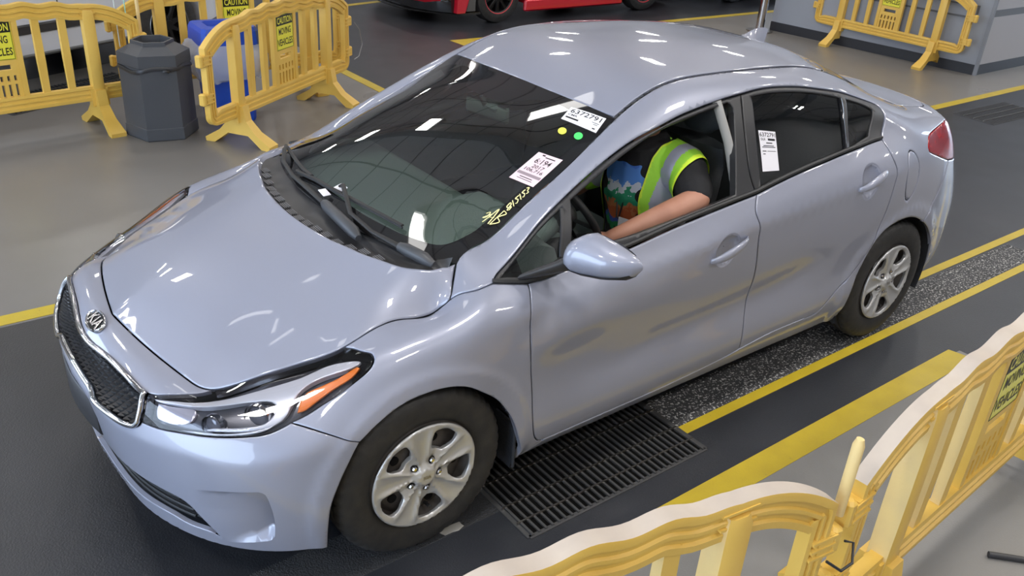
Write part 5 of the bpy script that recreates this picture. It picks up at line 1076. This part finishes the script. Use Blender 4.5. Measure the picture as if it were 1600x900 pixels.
vest=cut(shirt,'safety_vest',LIME,lambda c,n:c[2]>.60 and -.612<c[1]<-.135 and not (abs(c[1]+.37)<.105 and n[0]<.25) and not (abs(c[1]+.37)<.085 and c[2]>1.06),.011,per,
 idx=lambda c:2 if (abs(c[1]+.37)<.118 and c[0]<1.40) or c[1]<-.600 else (1 if abs(abs(c[1]+.37)-.165-.05*(c[2]-.85))<.024 or abs(c[2]-.72)<.025 else 0),mats=[SIL,PIP])
hair=cut(pb,'hair',mat('dark_hair',(.03,.02,.014),.8,bump=.5,bscale=200),lambda c,n:c[2]>1.20 and (c[0]>1.325 or c[2]>1.275) and c[2]>1.18+.1*(1.36-c[0]),.008,per)
for s in (-1,1):
    b=MB();b.sphere(tuple(Vector((1.262,-.37+s*.032,1.232))-OX),.0115,10,8);b.build('eye',M['paper'],per,smooth=80)
b=MB();b.tube(L((1.244,-.395,1.162),(1.238,-.37,1.160),(1.244,-.345,1.162)),.005,6);b.build('mouth',mat('lips',(.38,.14,.11),.5),per,smooth=60)
b=MB();b.tube(L((1.33,-.43,1.07),(1.245,-.42,.95),(1.222,-.41,.80)),.0035,5);b.tube(L((1.33,-.31,1.07),(1.245,-.36,.95),(1.222,-.40,.80)),.0035,5);ly=b.build('lanyard',M['black'],per,smooth=60);ly['kind']='stuff'
b=MB();b.rbox(tuple(Vector((1.218,-.45,.775))-OX),(.004,.055,.085),.001,Matrix.Rotation(.3,3,'Z'));b.build('badge',M['paper'],per,smooth=0)
# ================================================================ other vehicles, cut off by the frame
def vehicle(name,label,paint,loc,rz,Lf,wb,Lr,w,h,belt,zb,wr,nose_z,style,stripe=None,rim=None):
    "generic vehicle: local x forward is -x, front axle at x=0, near side at y=-w"
    v=thing(name,label,'car',loc,rz)
    xs=sorted(set([round(x,3) for x in lin(-Lf,wb+Lr,46)]+[round(c+wr*1.16*math.cos(t),3) for c in (0,wb) for t in lin(0,math.pi,13)]))
    rings=[]
    for x in xs:
        f=np.clip((x+Lf)/.75,0,1);r=np.clip((wb+Lr-x)/.55,0,1);ww=w*(1-.42*(1-f)**2.4)*(1-.22*(1-r)**2.2)
        z0=zb+.06*(1-f)**2+.12*(1-r)**2
        for c in (0,wb):
            d=abs(x-c)
            if d<wr*1.17: z0=max(z0,wr+math.sqrt(max(0,(wr*1.17)**2-d*d)))
        zt=nose_z+(belt-nose_z)*min(1,max(0,(x+Lf)/(Lf+.45)))**.75 if x<.9 else belt
        if style=='low' and x>wb: zt=belt+.04
        z0=min(z0,zt-.12);mid=z0+(zt-z0)*.55
        half=[(ww*.90,z0),(ww*.985,z0+.05),(ww,mid),(ww*.985,zt-.10),(ww*.93,zt-.02),(ww*.72,zt+.015),(ww*.3,zt+.03)]
        rings.append([(x,-y,z) for y,z in half]+[(x,y,z) for y,z in half[::-1]])
    b=MB();b.loft(rings,True,True);b.build('body_shell',paint,v,smooth=40)
    # cabin
    x0,x1=(.42,wb+.35) if style!='low' else (.55,wb+.25)
    if style=='van': x1=wb+Lr-.08
    cab=[];
    for t in lin(0,1,15):
        x=x0+(x1-x0)*t;rise=min(1,t/.30)**.8*min(1,(1-t)/(.34 if style!='van' else .07))**.8;zz=belt+.02+(h-belt)*rise;wt=w*(.93-.22*rise)
        cab.append([(x,-w*.93,belt-.04),(x,-(w*.93+wt)/2,(belt+zz)/2),(x,-wt,zz-.02),(x,-wt*.6,zz),(x,wt*.6,zz),(x,wt,zz-.02),(x,(w*.93+wt)/2,(belt+zz)/2),(x,w*.93,belt-.04)])
    b=MB();b.loft(cab,True,True);b.build('cabin_glass',M['gloss'],v,smooth=40)
    rf=[[(x,y,z+.012) for x,y,z in r[2:6]]+[(x,y*.98,z-.03) for x,y,z in r[2:6][::-1]] for r in cab[3:12]]
    b=MB();b.loft(rf,True,True);b.build('roof_panel',paint,v,smooth=40)
    for t in ((3,),(11,)) :
        r=cab[t[0]]
        for s in (0,1):
            p=[r[0],r[1],r[2]] if s==0 else [r[7],r[6],r[5]];b=MB();b.tube([(q[0],q[1]*1.005,q[2]) for q in p],.035,6);b.build('roof_pillar',paint,v,smooth=50)
    b=MB();b.box((wb/2,0,zb+.07),(wb+Lf*.9,w*1.5,.12));b.build('underbody',M['dark'],v,smooth=0)
    for c in (0,wb):
        for s in (-1,1):
            b=MB();b.lathe([(wr*.60,-.095),(wr*.66,-.11),(wr*.82,-.115),(wr*.96,-.10),(wr,-.07),(wr,.07),(wr*.96,.10),(wr*.6,.10)],48);wo=b.build('wheel',M['rubber'],v,smooth=40);wo.location=(c,s*(w-.115),wr);wo.rotation_euler=(0,0,0 if s<0 else math.pi)
            b=MB();b.lathe([(wr*.635,-.108),(wr*.66,-.114),(wr*.67,-.108)],40);b.build('rim_edge',rim[1],wo,smooth=40)
            b=MB();b.lathe([(0,-.02),(wr*.55,-.02),(wr*.62,-.09)],32);b.build('rim_barrel',M['dark'],wo,smooth=40)
            for k in range(rim[2]):
                a=2*math.pi*k/rim[2]+.3;b=MB();ca,sa=math.cos(a),math.sin(a);wd=.030
                b.loft([[(ca*r_-sa*q*m_,hh,sa*r_+ca*q*m_) for q,hh in ((-wd,-.075),(-wd*.6,-.092),(wd*.6,-.092),(wd,-.075),(wd,-.06),(-wd,-.06))] for r_,m_ in ((wr*.06,1.3),(wr*.35,.7),(wr*.63,1.1))],True,True);b.build('wheel_spoke',rim[0],wo,smooth=30)
            b=MB();b.lathe([(0,-.10),(wr*.13,-.10),(wr*.16,-.08)],20);b.build('hub_cap',rim[0],wo,smooth=40)
            if len(rim)>3:
                b=MB();b.box((wr*.36,-.05,wr*.10),(.06,.05,.13));b.build('brake_caliper',rim[3],wo,smooth=0)
    if stripe:
        b=MB();b.rbox((wb/2+.05,-w*1.003,stripe),(wb-.95,.03,.075),.01);b.build('side_moulding',M['trim'],v,smooth=30)
        b=MB();b.rbox((wb/2+.05,-w*.955,zb+.06),(wb-.85,.05,.09),.02);b.build('rocker_trim',mat('grey_rocker',(.22,.23,.24),.5),v,smooth=30)
        for x in (.62,1.62,wb-.10):
            b=MB();b.box((x,-w*.997,(zb+belt)/2+.05),(.008,.012,belt-zb-.12));b.build('door_gap',M['trim'],v,smooth=0)
        for x in (1.45,):
            b=MB();b.tube([(x-.1,-w*.99,belt-.16),(x-.08,-w*.99-.045,belt-.155),(x+.08,-w*.99-.045,belt-.15),(x+.1,-w*.99,belt-.15)],.014,8);b.build('door_handle',M['chrome'],v,smooth=50)
    return v
redp=mat('gloss_red_paint',(.62,.008,.030),.25,.1,1);blkp=mat('gloss_black_paint',(.010,.010,.012),.2,.2,1);whp=mat('white_vehicle_paint',(.62,.65,.72),.3,0,1)
blkrim=mat('black_rim',(.012,.012,.013),.3,.5);grrim=mat('grey_rim',(.24,.24,.25),.3,.8);redl=mat('red_rim_edge',(.5,.02,.03),.4);yel=mat('yellow_caliper',(.75,.55,.02),.4)
rc=vehicle('sports_car','low red sports car with black wheels passing behind the sedan','0' and redp,(5.58,7.25,0),0,.98,2.55,.85,.97,1.2,.80,.20,.335,.55,'low',None,(blkrim,redl,10,yel))
b=MB();st=[]
for y in lin(-.94,.94,17):
    x=-.90+.50*(abs(y)/.94)**2.6;st.append([(x-.16,y,.125),(x-.17,y,.14),(x-.02,y,.15),(x+.30,y,.15),(x+.30,y,.12)])
b.loft(st,True,True);b.build('front_splitter',mat('carbon_black',(.012,.012,.013),.12,coat=1),rc,smooth=40)
b=MB();st=[]
for y in lin(-.88,.88,15):
    x=-1.0+.42*(abs(y)/.94)**2.6;st.append([(x,y,.15),(x-.02,y,.30),(x+.03,y,.44),(x+.2,y,.44),(x+.2,y,.15)])
b.loft(st,True,True);b.build('front_intake',M['gloss'],rc,smooth=40)
b=MB();b.prism([(-.62,.15),(-.50,.15),(-.36,.55),(-.60,.55)],lambda x,z:(x,-.955,z),lambda x,z:(x,-.80,z));b.build('front_fin',redp,rc,smooth=0)
b=MB();b.prism([(-.485,.17),(-.36,.17),(-.36,.50),(-.40,.50)],lambda x,z:(x,-.968,z),lambda x,z:(x,-.85,z));b.build('mesh_panel',mat('grey_mesh',(.10,.095,.09),.7,bump=.8,bscale=300),rc,smooth=0)
b=MB();b.rbox((1.27,-.945,.19),(1.72,.06,.15),.02);b.build('side_skirt',redp,rc,smooth=30)
vehicle('dark_car','black car following the red sports car at the top edge',blkp,(10.1,7.2,0),.02,.85,2.7,.95,.93,1.45,.92,.20,.33,.68,'sedan',None,(grrim,grrim,7))
a24=math.radians(24);hub=np.array([1.40,5.88]);d24=np.array([math.cos(a24),math.sin(a24)]);n24=np.array([-d24[1],d24[0]])
org=hub+n24*.90-d24*2.75
wv=vehicle('white_car','white vehicle with a black side moulding parked behind the left barriers',whp,(org[0],org[1],0),a24,.9,2.75,.95,.92,1.68,1.02,.27,.345,.85,'van',.52,(blkrim,grrim,8))
b=MB();b.rbox((3.42,-.70,.62),(.06,.22,.09),.01);b.build('rear_reflector',M['red'],wv,smooth=30)
# ================================================================ stickers on the glass of the sedan
def sticker(name,fn,c,tx,ty,w,h,m,label,cat,lift=.0015,flip=1):
    "flat paper following the glass: c,tx,ty in the parameter plane of fn; returns a mapper from paper coords to space"
    c=np.array(c,float);tx=np.array(tx,float);ty=np.array(ty,float)
    e=frame_of(fn,c[None]);n=nrm(np.cross(e[0],e[1]))[0]
    def mp(a,b_,k=0):
        q=c+tx*a+ty*b_;return fn(q[None])[0]+n*(lift+k)
    b=MB();N=6
    vs=[tuple(mp((i/N-.5)*w,(j/N-.5)*h)) for i in range(N+1) for j in range(N+1)];fs=[(i*(N+1)+j,(i+1)*(N+1)+j,(i+1)*(N+1)+j+1,i*(N+1)+j+1) for i in range(N) for j in range(N)]
    b.add(vs,fs);o=b.build(name,m,None,smooth=60)
    if label: tag(o,label,cat)
    return o,mp
def print_on(o,mp,body_,x,y,w,h,m,name='print',k=.0006):
    v,f=text_mesh(body_,1,bold=.01);lo=v.min(0);hi=v.max(0);v=(v-(lo+hi)/2)/(hi-lo+1e-9)
    b=MB();b.add([tuple(mp(x+p[0]*w,y+p[1]*h,k)) for p in v],f);return b.build(name,m,o,smooth=0)
def bars(o,mp,rects,m,name='print_bar'):
    for x,y,w,h in rects:
        b=MB();b.add([tuple(mp(x+a*w/2,y+c*h/2,.0006)) for a,c in ((-1,-1),(1,-1),(1,1),(-1,1))],[(0,1,2,3)]);b.build(name,m,o,smooth=0)
def axes(fn,p00,p10,p01):
    "unit paper axes (per metre) from three parameter-plane points: origin corner, along width, along height"
    a=np.array(p10)-p00;b_=np.array(p01)-p00
    P=fn(np.array([p00,p10,p01]));return a/np.linalg.norm(P[1]-P[0]),b_/np.linalg.norm(P[2]-P[0]),np.linalg.norm(P[1]-P[0]),np.linalg.norm(P[2]-P[0])
A=np.array
# number card at the upper driver-side corner
c00,c10,c01=A([.880,-.383]),A([.926,-.529]),A([.947,-.36])
tx,ty,w,h=axes(wind,c00,c10,c01)
o,mp=sticker('number_card',wind,(c10+c01)/2,tx,ty,w,h,M['paper'],'white number card at the upper driver side of the windshield','sticker')
print_on(o,mp,'6372791',.0,h*.27,w*.86,h*.30,M['ink']);print_on(o,mp,'CMR',-w*.30,-h*.02,w*.26,h*.13,M['ink'])
bars(o,mp,[(-w*.26,-h*.24,w*.36,h*.10),(w*.34,h*.0,w*.20,h*.03),(w*.36,-h*.10,w*.12,h*.03),(w*.38,-h*.34,w*.08,h*.07)],M['ink'])
# pink lot card
c00,c10,c01=A([.578,-.477]),A([.624,-.559]),A([.725,-.455])
tx,ty,w,h=axes(wind,c00,c10,c01)
o,mp=sticker('lot_card',wind,(c10+c01)/2,tx,ty,w,h,M['pink'],'pink lot card on the driver side edge of the windshield','sticker')
print_on(o,mp,'6:194',0,h*.24,w*.62,h*.17,M['ink']);print_on(o,mp,'2017',.02*w,h*.055,w*.46,h*.11,M['ink']);print_on(o,mp,'106,716',0,-h*.085,w*.72,h*.12,M['ink'])
bars(o,mp,[(0,-h*.235,w*.92,h*.085)],M['greyink']);bars(o,mp,[(0,-h*.34,w*.5,h*.02),(0,-h*.40,w*.6,h*.015),(-w*.2,h*.44,w*.12,h*.04),(.1*w,h*.40,w*.4,h*.03)],M['ink'])
def dot(name,c,m,label):
    b=MB();P=[]
    for t in lin(0,2*math.pi,25)[:-1]:
        q=A([c[0]+.0155*math.cos(t),c[1]+.0165*math.sin(t)]);P.append(tuple(wind(q[None])[0]+[-.0005,0,.0016]))
    b.add(P,[tuple(range(24))]);tag(b.build(name,m,None,smooth=0),label,'sticker')
dot('round_sticker',(.846,-.435),M['dotY'],'round yellow sticker on the windshield below the number card');dot('round_sticker',(.874,-.494),M['dotG'],'round green sticker on the windshield below the number card')
def scrawl(name,strokes,p00,p10,p01,r,label):
    tx,ty,w,h=axes(wind,A(p00),A(p10),A(p01));b=MB()
    for s in strokes:
        q=catmull([(x,y) for x,y in s],.08) if len(s)>2 else A(s,float)
        uvq=A(p00)+q[:,:1]*w*tx+q[:,1:]*h*ty
        b.tube([tuple(p+[-.001,0,.0025]) for p in wind(uvq)],r,5,flat=.4)
    tag(b.build(name,M['chalk'],None,smooth=60),label,'paint marking')
scrawl('painted_initials',[[(0,.55),(.15,.7),(.2,.4),(.05,.25),(.3,.6)],[(.25,0),(.42,1),(.6,0)],[(.28,.4),(.6,.45)],[(.7,0),(.74,1)],[(.74,1),(1,.85),(.76,.55),(1.05,.3),(.7,0)]],(.405,-.545),(.440,-.590),(.470,-.535),0.0021,'yellow hand-painted initials low on the driver side of the windshield')
scrawl('painted_date',[[(.12,.9),(.02,.65),(.2,.4),(.16,.05),(.02,.1),(.05,.4),(.22,.75),(.12,.9)],[(.27,0),(.33,1)],[(.38,.75),(.47,.95),(.52,.6),(.4,.1),(.56,.1)],[(.6,0),(.66,1)],[(.70,.75),(.78,.95),(.82,.6),(.71,.1),(.86,.1)],[(.9,.85),(1,.9),(.96,.55),(1.04,.3),(.92,.05)]],(.512,-.560),(.612,-.548),(.498,-.588+.008),0.0021,'yellow hand-painted date by the windshield pillar above the initials')
WSLIP=((2.998, 0.719),(3.095, 0.708),(3.015, 0.793))
# white slip hanging inside the rear door glass
rg=lambda q:body(q)
from_c=lambda uv:A(uv,float)
c00,c10,c01=A(WSLIP[0]),A(WSLIP[1]),A(WSLIP[2])
tx,ty,w,h=axes(body,c00,c10,c01)
o,mp=sticker('window_slip',body,(c10+c01)/2,tx,ty,w,h,M['paper'],'tall white slip with a number stuck to the rear door glass','sticker',lift=-.0075)
print_on(o,mp,'6372791',0,h*.41,w*.92,h*.10,M['ink']);print_on(o,mp,'DLR',-w*.28,h*.30,w*.26,h*.055,M['ink'])
bars(o,mp,[(w*.2,h*.30,w*.42,h*.05),(w*.05,h*.215,w*.36,h*.025),(0,h*.15,w*.62,h*.018),(0,h*.115,w*.78,h*.018),(-w*.28,h*.02,w*.22,h*.02),(w*.15,h*.02,w*.5,h*.012),(-w*.3,-h*.05,w*.14,h*.02)],M['ink'])
